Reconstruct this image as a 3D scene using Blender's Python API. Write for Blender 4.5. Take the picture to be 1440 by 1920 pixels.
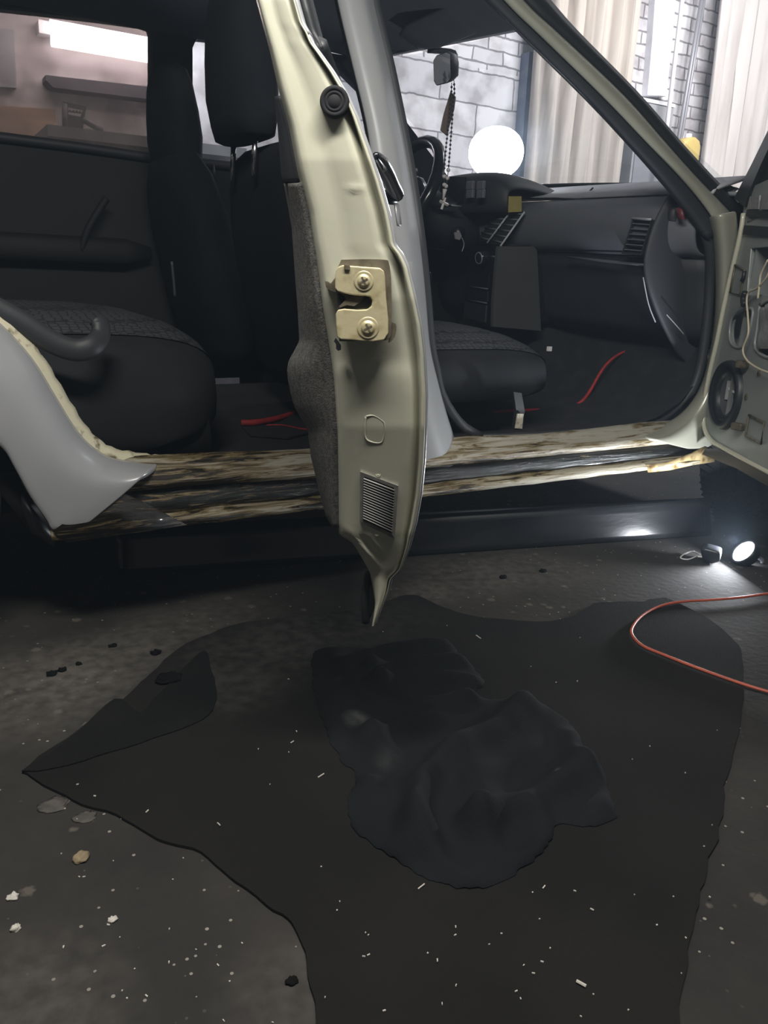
import bpy, bmesh, math, random
import numpy as np
from mathutils import Vector, Matrix, noise
random.seed(7)
SC = bpy.context.scene
COL = SC.collection
for o in list(bpy.data.objects): bpy.data.objects.remove(o)

# ------------------------------------------------------------------ camera
CAM = np.array([-.82, -1.36, .65]); FPX = 1500.0
yaw, pitch, roll = np.radians([31.0, 16.2, 2.3])
_cy, _sy = np.cos(yaw), np.sin(yaw)
FW = np.array([_sy*np.cos(pitch), _cy*np.cos(pitch), -np.sin(pitch)])
_r = np.array([_cy, -_sy, 0]); _u = np.cross(_r, FW)
RT = _r*np.cos(roll) + _u*np.sin(roll); UP = -_r*np.sin(roll) + _u*np.cos(roll)
cd = bpy.data.cameras.new('camera'); cam = bpy.data.objects.new('camera', cd); COL.objects.link(cam)
cam.matrix_world = Matrix(((RT[0], UP[0], -FW[0], CAM[0]), (RT[1], UP[1], -FW[1], CAM[1]), (RT[2], UP[2], -FW[2], CAM[2]), (0, 0, 0, 1)))
cd.sensor_fit = 'VERTICAL'; cd.sensor_height = 34.6; cd.lens = 34.6*FPX/1920; cd.clip_start = .02
SC.camera = cam
SC.view_settings.view_transform = 'Standard'; SC.view_settings.look = 'None'
SC.view_settings.exposure = 0.0; SC.view_settings.gamma = 1.0; SC.view_settings.use_curve_mapping = False

# ------------------------------------------------------------------ world + large lights
w = bpy.data.worlds.new('world'); SC.world = w; w.use_nodes = True
w.node_tree.nodes['Background'].inputs[0].default_value = (.55, .6, .7, 1)
w.node_tree.nodes['Background'].inputs[1].default_value = .05
# thin bluish haze added through the room to lift the blacks
vs_ = w.node_tree.nodes.new('ShaderNodeVolumeScatter'); vs_.inputs['Color'].default_value = (.62, .80, 1, 1); vs_.inputs['Density'].default_value = .0125; vs_.inputs['Anisotropy'].default_value = .2
w.node_tree.links.new(vs_.outputs[0], w.node_tree.nodes['World Output'].inputs['Volume'])
def area(name, loc, target, sx, sy, power, col=(1, 1, 1)):
    l = bpy.data.lights.new(name, 'AREA'); l.shape = 'RECTANGLE'; l.size = sx; l.size_y = sy; l.energy = power; l.color = col
    o = bpy.data.objects.new(name, l); COL.objects.link(o); o.location = loc
    o.rotation_euler = (Vector(target)-Vector(loc)).to_track_quat('-Z', 'Y').to_euler()
    return o
L_DOOR = area('door_fill_light', (-.64, -1.06, 1.62), (-.42, -.66, .5), 1.0, .14, 32, (1, .97, .92))  # unseen light hung low above the camera, added to grade the door edge
L_ROOM = area('ceiling_tube_light_far', (3.7, 1.0, 3.05), (3.9, 3.6, 1.7), 2.0, .2, 145, (.97, .97, 1))
L_WALLTUBE = area('wall_tube_light', (.35, 3.32, 1.86), (.35, 3.6, 1.4), 1.2, .1, 9, (.95, .95, 1))
L_FLOOD = area('flood_beam', (2.72, 3.0, 1.5), (1.0, .6, 1.0), .3, .22, 60, (.95, .97, 1))

# ------------------------------------------------------------------ helpers: rays to points
def ray(px, py): return FW + RT*(px-720)/FPX - UP*(py-960)/FPX
def at(px, py, ax, v):
    d = ray(px, py); i = 'xyz'.index(ax); return Vector(CAM + d*(v-CAM[i])/d[i])
def atp(px, py, P, N):
    d = ray(px, py); N = np.array(N, float); return Vector(CAM + d*(((np.array(P, float)-CAM)@N)/(d@N)))
def side(px, py, off=0):         # right flank of the car: upright below the belt, leaning in above it
    a = at(px, py, 'y', .05+off)
    if a.z < .75: return a
    return atp(px, py, (0, .05+off, .75), (0, 1, -.38))

# ------------------------------------------------------------------ helpers: materials
def mat(name, col, rough=.6, metal=0, coat=0, n=None, bump=None, spec=.5, emit=None):
    m = bpy.data.materials.new(name); m.use_nodes = True; nt = m.node_tree; b = nt.nodes['Principled BSDF']
    b.inputs['Base Color'].default_value = (*col, 1); b.inputs['Roughness'].default_value = rough; b.inputs['Metallic'].default_value = metal
    b.inputs['Coat Weight'].default_value = coat; b.inputs['Coat Roughness'].default_value = .12; b.inputs['Specular IOR Level'].default_value = spec
    tc = nt.nodes.new('ShaderNodeTexCoord')
    if n:   # (scale xyz, second colour, low, high, detail)
        mp = nt.nodes.new('ShaderNodeMapping'); mp.inputs['Scale'].default_value = n[0]; nt.links.new(tc.outputs['Object'], mp.inputs[0])
        t = nt.nodes.new('ShaderNodeTexNoise'); t.inputs['Scale'].default_value = 1; t.inputs['Detail'].default_value = n[4] if len(n) > 4 else 5
        nt.links.new(mp.outputs[0], t.inputs['Vector'])
        r = nt.nodes.new('ShaderNodeValToRGB'); r.color_ramp.elements[0].position = n[2]; r.color_ramp.elements[1].position = n[3]
        r.color_ramp.elements[0].color = (*col, 1); r.color_ramp.elements[1].color = (*n[1], 1)
        nt.links.new(t.outputs['Fac'], r.inputs[0]); nt.links.new(r.outputs[0], b.inputs['Base Color'])
    if bump:  # (scale xyz, strength, distance)
        mp = nt.nodes.new('ShaderNodeMapping'); mp.inputs['Scale'].default_value = bump[0]; nt.links.new(tc.outputs['Object'], mp.inputs[0])
        t = nt.nodes.new('ShaderNodeTexNoise'); t.inputs['Scale'].default_value = 1; t.inputs['Detail'].default_value = 4
        nt.links.new(mp.outputs[0], t.inputs['Vector'])
        bp = nt.nodes.new('ShaderNodeBump'); bp.inputs['Strength'].default_value = bump[1]; bp.inputs['Distance'].default_value = bump[2]
        nt.links.new(t.outputs['Fac'], bp.inputs['Height']); nt.links.new(bp.outputs[0], b.inputs['Normal'])
    if emit: b.inputs['Emission Color'].default_value = (*emit[0], 1); b.inputs['Emission Strength'].default_value = emit[1]
    return m
def nodes(m):
    return m.node_tree, m.node_tree.nodes, m.node_tree.links, m.node_tree.nodes['Principled BSDF']
def S3(s): return (s, s, s)

M = {}
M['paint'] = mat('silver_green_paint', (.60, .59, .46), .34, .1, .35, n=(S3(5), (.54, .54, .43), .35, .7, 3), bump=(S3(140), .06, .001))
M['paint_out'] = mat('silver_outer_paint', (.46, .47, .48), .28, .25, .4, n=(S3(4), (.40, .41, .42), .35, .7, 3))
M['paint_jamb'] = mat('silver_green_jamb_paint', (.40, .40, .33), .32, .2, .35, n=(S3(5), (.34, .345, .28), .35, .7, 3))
M['primer'] = mat('bare_flange_paint', (.62, .58, .42), .5, n=(S3(45), (.13, .1, .05), .56, .68, 6), bump=(S3(50), .4, .003))
M['rubber'] = mat('black_rubber', (.016, .018, .02), .45)
M['plug'] = mat('matt_plug_rubber', (.016, .016, .018), .75, spec=.2)
M['rubber_grey'] = mat('dusty_black_rubber', (.03, .032, .036), .55, bump=(S3(60), .2, .002))
M['plastic'] = mat('black_plastic', (.012, .013, .016), .35, n=(S3(8), (.02, .021, .025), .4, .7))
M['gloss_black'] = mat('gloss_black_plastic', (.008, .009, .011), .18, n=(S3(10), (.014, .015, .018), .4, .7))
M['dash'] = mat('dark_grey_dash_plastic', (.10, .107, .125), .55, bump=(S3(420), .15, .001), n=(S3(6), (.115, .122, .142), .4, .7))
M['dash_dark'] = mat('deep_grey_dash_plastic', (.022, .024, .03), .6, bump=(S3(420), .15, .001), n=(S3(6), (.027, .029, .035), .4, .7))
M['dash_top'] = mat('dusty_lit_dash_top', (.52, .53, .57), .7, n=(S3(14), (.42, .43, .47), .35, .7), bump=(S3(300), .15, .001))  # pale with dust, lightened further for lamplight through the windscreen
M['interior'] = mat('black_interior_trim', (.0035, .0042, .0056), .75, n=(S3(5), (.005, .006, .0076), .4, .7))
M['headliner'] = mat('grey_headliner', (.085, .088, .1), .9, n=(S3(9), (.07, .072, .085), .4, .7), bump=(S3(500), .2, .001))
M['carpet'] = mat('black_floor_carpet', (.012, .013, .015), .95, bump=(S3(600), .5, .002), n=(S3(20), (.022, .022, .024), .45, .75))
M['felt'] = mat('grey_felt_trim', (.15, .145, .13), .95, n=(S3(160), (.08, .077, .07), .4, .65, 6), bump=(S3(500), .5, .002))
M['chrome'] = mat('chrome', (.75, .75, .76), .15, 1)
M['red'] = mat('red_trim', (.42, .025, .03), .7, n=(S3(60), (.25, .02, .02), .4, .7))
M['yellow_card'] = mat('yellow_card', (.33, .28, .09), .7, n=(S3(30), (.26, .22, .07), .4, .7))
M['wood_pendant'] = mat('brown_wood', (.17, .125, .105), .6, n=((40, 40, 6), (.11, .08, .066), .4, .7))
M['bead_dark'] = mat('dark_bead', (.03, .03, .035), .3)
M['bead_pale'] = mat('pale_bead', (.6, .58, .58), .3)
M['zinc'] = mat('yellow_zinc', (.56, .50, .31), .38, .35, .1, n=(S3(60), (.34, .28, .14), .5, .75, 6), bump=(S3(120), .25, .001))
M['zinc_dark'] = mat('latch_shade_brown', (.15, .13, .09), .5, .3, n=(S3(80), (.07, .06, .04), .4, .7))
M['grille'] = mat('grey_grille', (.17, .165, .15), .6, n=(S3(90), (.24, .23, .2), .4, .7))
M['cord'] = mat('orange_cord', (.42, .085, .045), .5, n=(S3(40), (.33, .07, .04), .4, .7))
M['tyre'] = mat('tyre_rubber', (.04, .04, .042), .75, n=(S3(25), (.065, .065, .065), .45, .7), bump=(S3(90), .3, .002))
M['rim'] = mat('steel_rim', (.07, .07, .075), .5, .4)
M['cloth'] = mat('black_cloth', (.0075, .0088, .0100), .95, bump=(S3(350), .4, .002), n=(S3(7), (.011, .0125, .014), .4, .7), spec=.15)
M['curtain'] = mat('beige_tarp', (.50, .45, .40), .85, n=((7, 7, .8), (.27, .235, .205), .45, .72, 6), bump=(S3(35), .15, .004))
M['curtain_pale'] = mat('pale_tarp', (.66, .63, .61), .8, n=((6, 6, .8), (.46, .42, .40), .45, .72, 6), bump=(S3(35), .15, .004))
M['blue'] = mat('blue_grey_post', (.12, .15, .24), .6, n=(S3(9), (.2, .23, .32), .45, .7))
M['white_plaster'] = mat('white_plaster', (.78, .78, .82), .85, n=(S3(6), (.6, .6, .65), .45, .75), bump=(S3(20), .3, .01))
M['grey_board'] = mat('grey_board', (.34, .34, .36), .6, n=(S3(5), (.25, .25, .27), .4, .7))
M['steel'] = mat('grey_steel_pipe', (.32, .32, .35), .45, .3)
M['white_pole'] = mat('white_pole', (.75, .75, .78), .5)
M['beam'] = mat('dark_grey_beam', (.09, .085, .10), .7, n=(S3(8), (.13, .12, .14), .4, .7))
M['dark_wood'] = mat('dark_stained_frame', (.04, .036, .036), .6)
M['tan_panel'] = mat('tan_wall_panel', (.38, .25, .16), .7, n=((2, 2, 14), (.28, .18, .12), .4, .7))
M['tube'] = mat('glowing_tube', (1, 1, 1), .4, emit=((.95, .93, 1), 14))
M['flood'] = mat('glowing_flood', (1, 1, 1), .4, emit=((.95, .96, 1), 30))
M['lamp_glow'] = mat('glowing_lens', (1, 1, 1), .4, emit=((.85, .9, 1), 16))
M['tar_strip'] = mat('dusty_black_strip', (.010, .011, .013), .2, coat=.4, n=((6, 20, 20), (.018, .019, .021), .45, .75), bump=((8, 60, 60), .15, .002))
M['rust'] = mat('peeled_tan_foil', (.55, .43, .22), .35, .2, n=(S3(40), (.2, .12, .05), .5, .7))
M['seam_dark'] = mat('dark_seam', (.012, .011, .01), .6)
M['tag'] = mat('cream_tag', (.5, .47, .38), .6, n=(S3(90), (.3, .28, .22), .5, .65))
M['felt_mat'] = mat('black_felt_mat', (.0125, .0122, .0118), 1, n=(S3(3.5), (.019, .0182, .0172), .35, .75, 7), bump=(S3(700), .5, .002), spec=.08)
M['felt_mat2'] = mat('black_felt_flap', (.0095, .0095, .0095), 1, n=(S3(5), (.014, .0138, .0132), .4, .75, 6), bump=(S3(260), .7, .004), spec=.1)
M['flake'] = mat('pale_flake', (.5, .47, .42), .8)
M['door_shell'] = mat('grey_green_door_steel', (.27, .29, .28), .42, .1, .15, n=(S3(6), (.21, .23, .225), .4, .7), bump=(S3(60), .06, .002))
M['hole'] = mat('dark_cavity', (.012, .012, .013), .9)
M['foil'] = mat('silver_foil_pad', (.3, .3, .31), .4, .4, bump=(S3(60), .6, .006))
M['wire'] = mat('cream_wire', (.5, .45, .33), .5)
M['speaker_cone'] = mat('speaker_cone', (.05, .052, .055), .5)
M['white_paper'] = mat('white_paper', (.75, .72, .7), .8)

# glass: panes of the car, slightly dusty
def glass(name, tint, dust, dcol):
    m = bpy.data.materials.new(name); m.use_nodes = True; nt = m.node_tree; nt.nodes.clear()
    out = nt.nodes.new('ShaderNodeOutputMaterial'); tr = nt.nodes.new('ShaderNodeBsdfTransparent'); tr.inputs[0].default_value = (*tint, 1)
    df = nt.nodes.new('ShaderNodeBsdfDiffuse'); df.inputs[0].default_value = (*dcol, 1)
    tl = nt.nodes.new('ShaderNodeBsdfTranslucent'); tl.inputs[0].default_value = (*dcol, 1)
    gl = nt.nodes.new('ShaderNodeBsdfGlossy'); gl.inputs['Roughness'].default_value = .03
    ad = nt.nodes.new('ShaderNodeMixShader'); ad.inputs[0].default_value = .5
    nt.links.new(df.outputs[0], ad.inputs[1]); nt.links.new(tl.outputs[0], ad.inputs[2])
    tc = nt.nodes.new('ShaderNodeTexCoord'); ns = nt.nodes.new('ShaderNodeTexNoise'); ns.inputs['Scale'].default_value = 4; ns.inputs['Detail'].default_value = 6
    mr = nt.nodes.new('ShaderNodeMapRange'); mr.inputs[1].default_value = .3; mr.inputs[2].default_value = .75; mr.inputs[3].default_value = dust*.6; mr.inputs[4].default_value = dust*1.5
    nt.links.new(tc.outputs['Object'], ns.inputs['Vector']); nt.links.new(ns.outputs['Fac'], mr.inputs[0])
    m1 = nt.nodes.new('ShaderNodeMixShader'); nt.links.new(mr.outputs[0], m1.inputs[0]); nt.links.new(tr.outputs[0], m1.inputs[1]); nt.links.new(ad.outputs[0], m1.inputs[2])
    m2 = nt.nodes.new('ShaderNodeMixShader'); m2.inputs[0].default_value = .05; nt.links.new(m1.outputs[0], m2.inputs[1]); nt.links.new(gl.outputs[0], m2.inputs[2])
    nt.links.new(m2.outputs[0], out.inputs[0]); return m
M['windscreen'] = glass('windscreen_glass', (.86, .88, .9), .07, (.75, .78, .85))
M['side_glass'] = glass('dusty_side_glass', (.62, .57, .55), .16, (.6, .55, .52))

# sill: cream paint under smeared tar, wet in places
def sill_mat(name, paint, tar, lo, hi, rough_tar=.2, xb=(-.025, .085)):
    m = mat(name, paint, .35); nt, N, L, b = nodes(m)
    tc = N.new('ShaderNodeTexCoord')
    mp = N.new('ShaderNodeMapping'); mp.inputs['Scale'].default_value = (8, 55, 120); L.new(tc.outputs['Object'], mp.inputs[0])
    n1 = N.new('ShaderNodeTexNoise'); n1.inputs['Scale'].default_value = 1; n1.inputs['Detail'].default_value = 9; n1.inputs['Roughness'].default_value = .68; n1.inputs['Distortion'].default_value = .9
    L.new(mp.outputs[0], n1.inputs['Vector'])
    mp2 = N.new('ShaderNodeMapping'); mp2.inputs['Scale'].default_value = (2.2, 3, 5); L.new(tc.outputs['Object'], mp2.inputs[0])
    n2 = N.new('ShaderNodeTexNoise'); n2.inputs['Scale'].default_value = 1.0; n2.inputs['Detail'].default_value = 3; L.new(mp2.outputs[0], n2.inputs['Vector'])
    # more tar towards the rear half of the sill and its lower edge
    sp = N.new('ShaderNodeSeparateXYZ'); L.new(tc.outputs['Object'], sp.inputs[0])
    mx = N.new('ShaderNodeMapRange'); mx.inputs[1].default_value = .1; mx.inputs[2].default_value = -.5; mx.inputs[3].default_value = xb[0]; mx.inputs[4].default_value = xb[1]; L.new(sp.outputs[0], mx.inputs[0])
    mz = N.new('ShaderNodeMapRange'); mz.inputs[1].default_value = .26; mz.inputs[2].default_value = .30; mz.inputs[3].default_value = .03; mz.inputs[4].default_value = -.03; L.new(sp.outputs[2], mz.inputs[0])
    a1 = N.new('ShaderNodeMath'); a1.operation = 'MULTIPLY_ADD'; L.new(n2.outputs['Fac'], a1.inputs[0]); a1.inputs[1].default_value = .55; L.new(n1.outputs['Fac'], a1.inputs[2])
    a2 = N.new('ShaderNodeMath'); a2.operation = 'ADD'; L.new(a1.outputs[0], a2.inputs[0]); L.new(mx.outputs[0], a2.inputs[1])
    a3 = N.new('ShaderNodeMath'); a3.operation = 'ADD'; L.new(a2.outputs[0], a3.inputs[0]); L.new(mz.outputs[0], a3.inputs[1])
    cr = N.new('ShaderNodeValToRGB'); e = cr.color_ramp.elements; e[0].position = lo; e[0].color = (*paint, 1); e[1].position = hi; e[1].color = (*tar, 1)
    k = cr.color_ramp.elements.new((lo+hi)/2); k.color = (.2, .15, .07, 1)
    L.new(a3.outputs[0], cr.inputs[0]); L.new(cr.outputs[0], b.inputs['Base Color'])
    rr = N.new('ShaderNodeMapRange'); rr.inputs[1].default_value = lo; rr.inputs[2].default_value = hi; rr.inputs[3].default_value = .42; rr.inputs[4].default_value = rough_tar; L.new(a3.outputs[0], rr.inputs[0]); L.new(rr.outputs[0], b.inputs['Roughness'])
    bp = N.new('ShaderNodeBump'); bp.inputs['Strength'].default_value = .6; bp.inputs['Distance'].default_value = .006; L.new(a3.outputs[0], bp.inputs['Height']); L.new(bp.outputs[0], b.inputs['Normal'])
    b.inputs['Coat Weight'].default_value = .3; b.inputs['Coat Roughness'].default_value = .1
    return m
M['sill'] = sill_mat('tar_smeared_sill', (.40, .38, .31), (.014, .011, .007), .66, .86)
M['sill_black'] = sill_mat('wet_tar_sill', (.10, .09, .075), (.006, .006, .006), .50, .72, .14, (.05, -.10))
M['sill_lip'] = sill_mat('smeared_sill_flange', (.42, .39, .30), (.016, .013, .008), .72, .9)

# ------------------------------------------------------------------ helpers: objects
def put(name, me, m, parent=None, smooth=True):
    if not isinstance(me, bpy.types.Mesh):
        bm = me; me = bpy.data.meshes.new(name); bm.to_mesh(me); bm.free()
    o = bpy.data.objects.new(name, me); COL.objects.link(o)
    if m: me.materials.append(m)
    if smooth:
        for p in me.polygons: p.use_smooth = True
    if parent:
        o.parent = parent
        if parent.type == 'EMPTY': o.matrix_parent_inverse = Matrix.Translation(-Vector(parent.location))
    return o
def bev(o, wd, seg=2, ang=35):
    b = o.modifiers.new('bevel', 'BEVEL'); b.width = wd; b.segments = seg; b.limit_method = 'ANGLE'; b.angle_limit = math.radians(ang); b.harden_normals = False
    return o
def sol(o, t, off=0):
    s = o.modifiers.new('solid', 'SOLIDIFY'); s.thickness = t; s.offset = off; return o
def sub(o, n=1):
    s = o.modifiers.new('sub', 'SUBSURF'); s.levels = n; s.render_levels = n; return o
def thing(name, label, cat, loc, group=None):
    o = bpy.data.objects.new(name, None); COL.objects.link(o); o.location = loc; o.empty_display_size = .05
    return tag(o, label, cat, group)
def tag(o, label, cat=None, group=None, kind=None):
    if label: o['label'] = label
    if cat: o['category'] = cat
    if group: o['group'] = group
    if kind: o['kind'] = kind
    return o
def flat(o, a=35):
    for p in o.data.polygons: p.use_smooth = False
    return o
def spl(pts, k=6):              # smooth a polyline
    pts = [Vector(p) for p in pts]; out = []
    for i in range(len(pts)-1):
        p0 = pts[max(i-1, 0)]; p1 = pts[i]; p2 = pts[i+1]; p3 = pts[min(i+2, len(pts)-1)]
        for j in range(k):
            t = j/k
            out.append(.5*((2*p1)+(p2-p0)*t+(2*p0-5*p1+4*p2-p3)*t*t+(3*p1-p0-3*p2+p3)*t**3))
    out.append(pts[-1]); return out
def spl2(pts, k=6): return [(v.x, v.y) for v in spl([(p[0], p[1], 0) for p in pts], k)]
def grid(rows, close=False, caps=False):
    bm = bmesh.new(); vs = [[bm.verts.new(p) for p in r] for r in rows]; n = len(rows[0])
    for i in range(len(rows)-1):
        for j in range(n if close else n-1):
            k = (j+1) % n
            try: bm.faces.new((vs[i][j], vs[i][k], vs[i+1][k], vs[i+1][j]))
            except ValueError: pass
    if caps:
        bm.faces.new(vs[0][::-1]); bm.faces.new(vs[-1])
    bmesh.ops.recalc_face_normals(bm, faces=bm.faces); return bm
def tube(path, r, seg=8, caps=True, ry=None, bm=None):
    path = [Vector(p) for p in path]; rows = []; up = None
    for i, p in enumerate(path):
        d = (path[min(i+1, len(path)-1)]-path[max(i-1, 0)]).normalized()
        if up is None: up = Vector((0, 0, 1)) if abs(d.z) < .9 else Vector((1, 0, 0))
        a = d.cross(up).normalized(); up = a.cross(d).normalized()
        rr = r[i] if isinstance(r, (list, tuple)) else r; r2 = ry if ry else rr
        rows.append([p+a*rr*math.cos(2*math.pi*k/seg)+up*r2*math.sin(2*math.pi*k/seg) for k in range(seg)])
    b = grid(rows, True, caps)
    if bm is None: return b
    me = bpy.data.meshes.new('t'); b.to_mesh(me); b.free(); bm.from_mesh(me); bpy.data.meshes.remove(me); return bm
def prism(outer, vec, holes=()):
    bm = bmesh.new(); edges = []
    for lp in [outer]+list(holes):
        vs = [bm.verts.new(p) for p in lp]
        edges += [bm.edges.new((vs[i], vs[(i+1) % len(vs)])) for i in range(len(vs))]
    bmesh.ops.triangle_fill(bm, edges=edges, use_beauty=True)
    if vec is not None:
        g = bmesh.ops.extrude_face_region(bm, geom=list(bm.faces))
        for v in g['geom']:
            if isinstance(v, bmesh.types.BMVert): v.co += Vector(vec)
    bmesh.ops.recalc_face_normals(bm, faces=bm.faces); return bm
def addbox(bm, c, s, rot=None):
    mtx = Matrix.Translation(Vector(c)) @ (rot.to_4x4() if rot else Matrix()) @ Matrix.Diagonal((*s, 1))
    bmesh.ops.create_cube(bm, size=1, matrix=mtx); return bm
def box(c, s, rot=None): return addbox(bmesh.new(), c, s, rot)
def lathe(prof, c, axis, seg=28):    # prof: list of (radius, height along axis)
    axis = Vector(axis).normalized(); a = axis.orthogonal().normalized(); b = axis.cross(a); c = Vector(c)
    rows = [[c+axis*h+(a*math.cos(2*math.pi*k/seg)+b*math.sin(2*math.pi*k/seg))*max(r, 1e-4) for k in range(seg)] for r, h in prof]
    b_ = grid(rows, True, False)
    b_.verts.ensure_lookup_table()
    for k, (r, h) in ((0, prof[0]), (len(prof)-1, prof[-1])):
        if r < 2e-3: b_.faces.new([b_.verts[k*seg+j] for j in range(seg)])
    bmesh.ops.recalc_face_normals(b_, faces=b_.faces)
    return b_
def ring(c, ax, ay, ha, hb, e=3, n=28):
    c = Vector(c); ax = Vector(ax); ay = Vector(ay); out = []
    for k in range(n):
        t = 2*math.pi*k/n; x = math.copysign(abs(math.cos(t))**(2/e), math.cos(t)); y = math.copysign(abs(math.sin(t))**(2/e), math.sin(t))
        out.append(c+ax*ha*x+ay*hb*y)
    return out
X, Y, Z = Vector((1, 0, 0)), Vector((0, 1, 0)), Vector((0, 0, 1))

# ------------------------------------------------------------------ the setting
def floor_mat():
    m = mat('oily_concrete', (.04, .038, .035), .9, spec=.25); nt, N, L, b = nodes(m)
    tc = N.new('ShaderNodeTexCoord')
    n1 = N.new('ShaderNodeTexNoise'); n1.inputs['Scale'].default_value = 2.6; n1.inputs['Detail'].default_value = 9; n1.inputs['Roughness'].default_value = .62; L.new(tc.outputs['Object'], n1.inputs['Vector'])
    c1 = N.new('ShaderNodeValToRGB'); c1.color_ramp.elements[0].position = .3; c1.color_ramp.elements[0].color = (.016, .0156, .0155, 1); c1.color_ramp.elements[1].position = .72; c1.color_ramp.elements[1].color = (.046, .042, .037, 1); L.new(n1.outputs['Fac'], c1.inputs[0])
    # pale aggregate showing through
    v = N.new('ShaderNodeTexVoronoi'); v.inputs['Scale'].default_value = 34; v.inputs['Randomness'].default_value = 1; L.new(tc.outputs['Object'], v.inputs['Vector'])
    cs = N.new('ShaderNodeSeparateColor'); L.new(v.outputs['Color'], cs.inputs[0])
    n3 = N.new('ShaderNodeTexNoise'); n3.inputs['Scale'].default_value = 3.1; n3.inputs['Detail'].default_value = 3; L.new(tc.outputs['Object'], n3.inputs['Vector'])
    th = N.new('ShaderNodeMath'); th.operation = 'MULTIPLY'; L.new(cs.outputs[0], th.inputs[0]); L.new(n3.outputs['Fac'], th.inputs[1])
    rr = N.new('ShaderNodeMapRange'); rr.inputs[1].default_value = .34; rr.inputs[2].default_value = .54; rr.inputs[3].default_value = 0; rr.inputs[4].default_value = .012*34; L.new(th.outputs[0], rr.inputs[0])
    nd = N.new('ShaderNodeTexNoise'); nd.inputs['Scale'].default_value = 160; L.new(tc.outputs['Object'], nd.inputs['Vector'])
    dd = N.new('ShaderNodeMath'); dd.operation = 'MULTIPLY_ADD'; L.new(nd.outputs['Fac'], dd.inputs[0]); dd.inputs[1].default_value = .35; L.new(v.outputs['Distance'], dd.inputs[2])
    d2 = N.new('ShaderNodeMath'); d2.operation = 'SUBTRACT'; L.new(dd.outputs[0], d2.inputs[0]); d2.inputs[1].default_value = .12
    lt = N.new('ShaderNodeMath'); lt.operation = 'SUBTRACT'; L.new(rr.outputs[0], lt.inputs[0]); L.new(d2.outputs[0], lt.inputs[1])
    ms = N.new('ShaderNodeMapRange'); ms.inputs[1].default_value = 0; ms.inputs[2].default_value = .15; ms.inputs[3].default_value = 0; ms.inputs[4].default_value = .6; L.new(lt.outputs[0], ms.inputs[0])
    mx = N.new('ShaderNodeMix'); mx.data_type = 'RGBA'; L.new(ms.outputs[0], mx.inputs[0]); L.new(c1.outputs[0], mx.inputs[6]); mx.inputs[7].default_value = (.13, .115, .095, 1)
    # tiny pale grains
    v2 = N.new('ShaderNodeTexVoronoi'); v2.inputs['Scale'].default_value = 110; L.new(tc.outputs['Object'], v2.inputs['Vector'])
    s2 = N.new('ShaderNodeSeparateColor'); L.new(v2.outputs['Color'], s2.inputs[0])
    g1 = N.new('ShaderNodeMath'); g1.operation = 'GREATER_THAN'; L.new(s2.outputs[1], g1.inputs[0]); g1.inputs[1].default_value = .9
    g2 = N.new('ShaderNodeMath'); g2.operation = 'LESS_THAN'; L.new(v2.outputs['Distance'], g2.inputs[0]); g2.inputs[1].default_value = .22
    g3 = N.new('ShaderNodeMath'); g3.operation = 'MULTIPLY'; L.new(g1.outputs[0], g3.inputs[0]); L.new(g2.outputs[0], g3.inputs[1])
    g4 = N.new('ShaderNodeMath'); g4.operation = 'MULTIPLY'; L.new(g3.outputs[0], g4.inputs[0]); L.new(s2.outputs[2], g4.inputs[1])
    m2 = N.new('ShaderNodeMix'); m2.data_type = 'RGBA'; L.new(g4.outputs[0], m2.inputs[0]); L.new(mx.outputs[2], m2.inputs[6]); m2.inputs[7].default_value = (.26, .24, .21, 1)
    L.new(m2.outputs[2], b.inputs['Base Color'])
    n4 = N.new('ShaderNodeTexNoise'); n4.inputs['Scale'].default_value = 60; n4.inputs['Detail'].default_value = 8; L.new(tc.outputs['Object'], n4.inputs['Vector'])
    bp = N.new('ShaderNodeBump'); bp.inputs['Strength'].default_value = .35; bp.inputs['Distance'].default_value = .003; L.new(n4.outputs['Fac'], bp.inputs['Height']); L.new(bp.outputs[0], b.inputs['Normal'])
    return m
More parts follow.
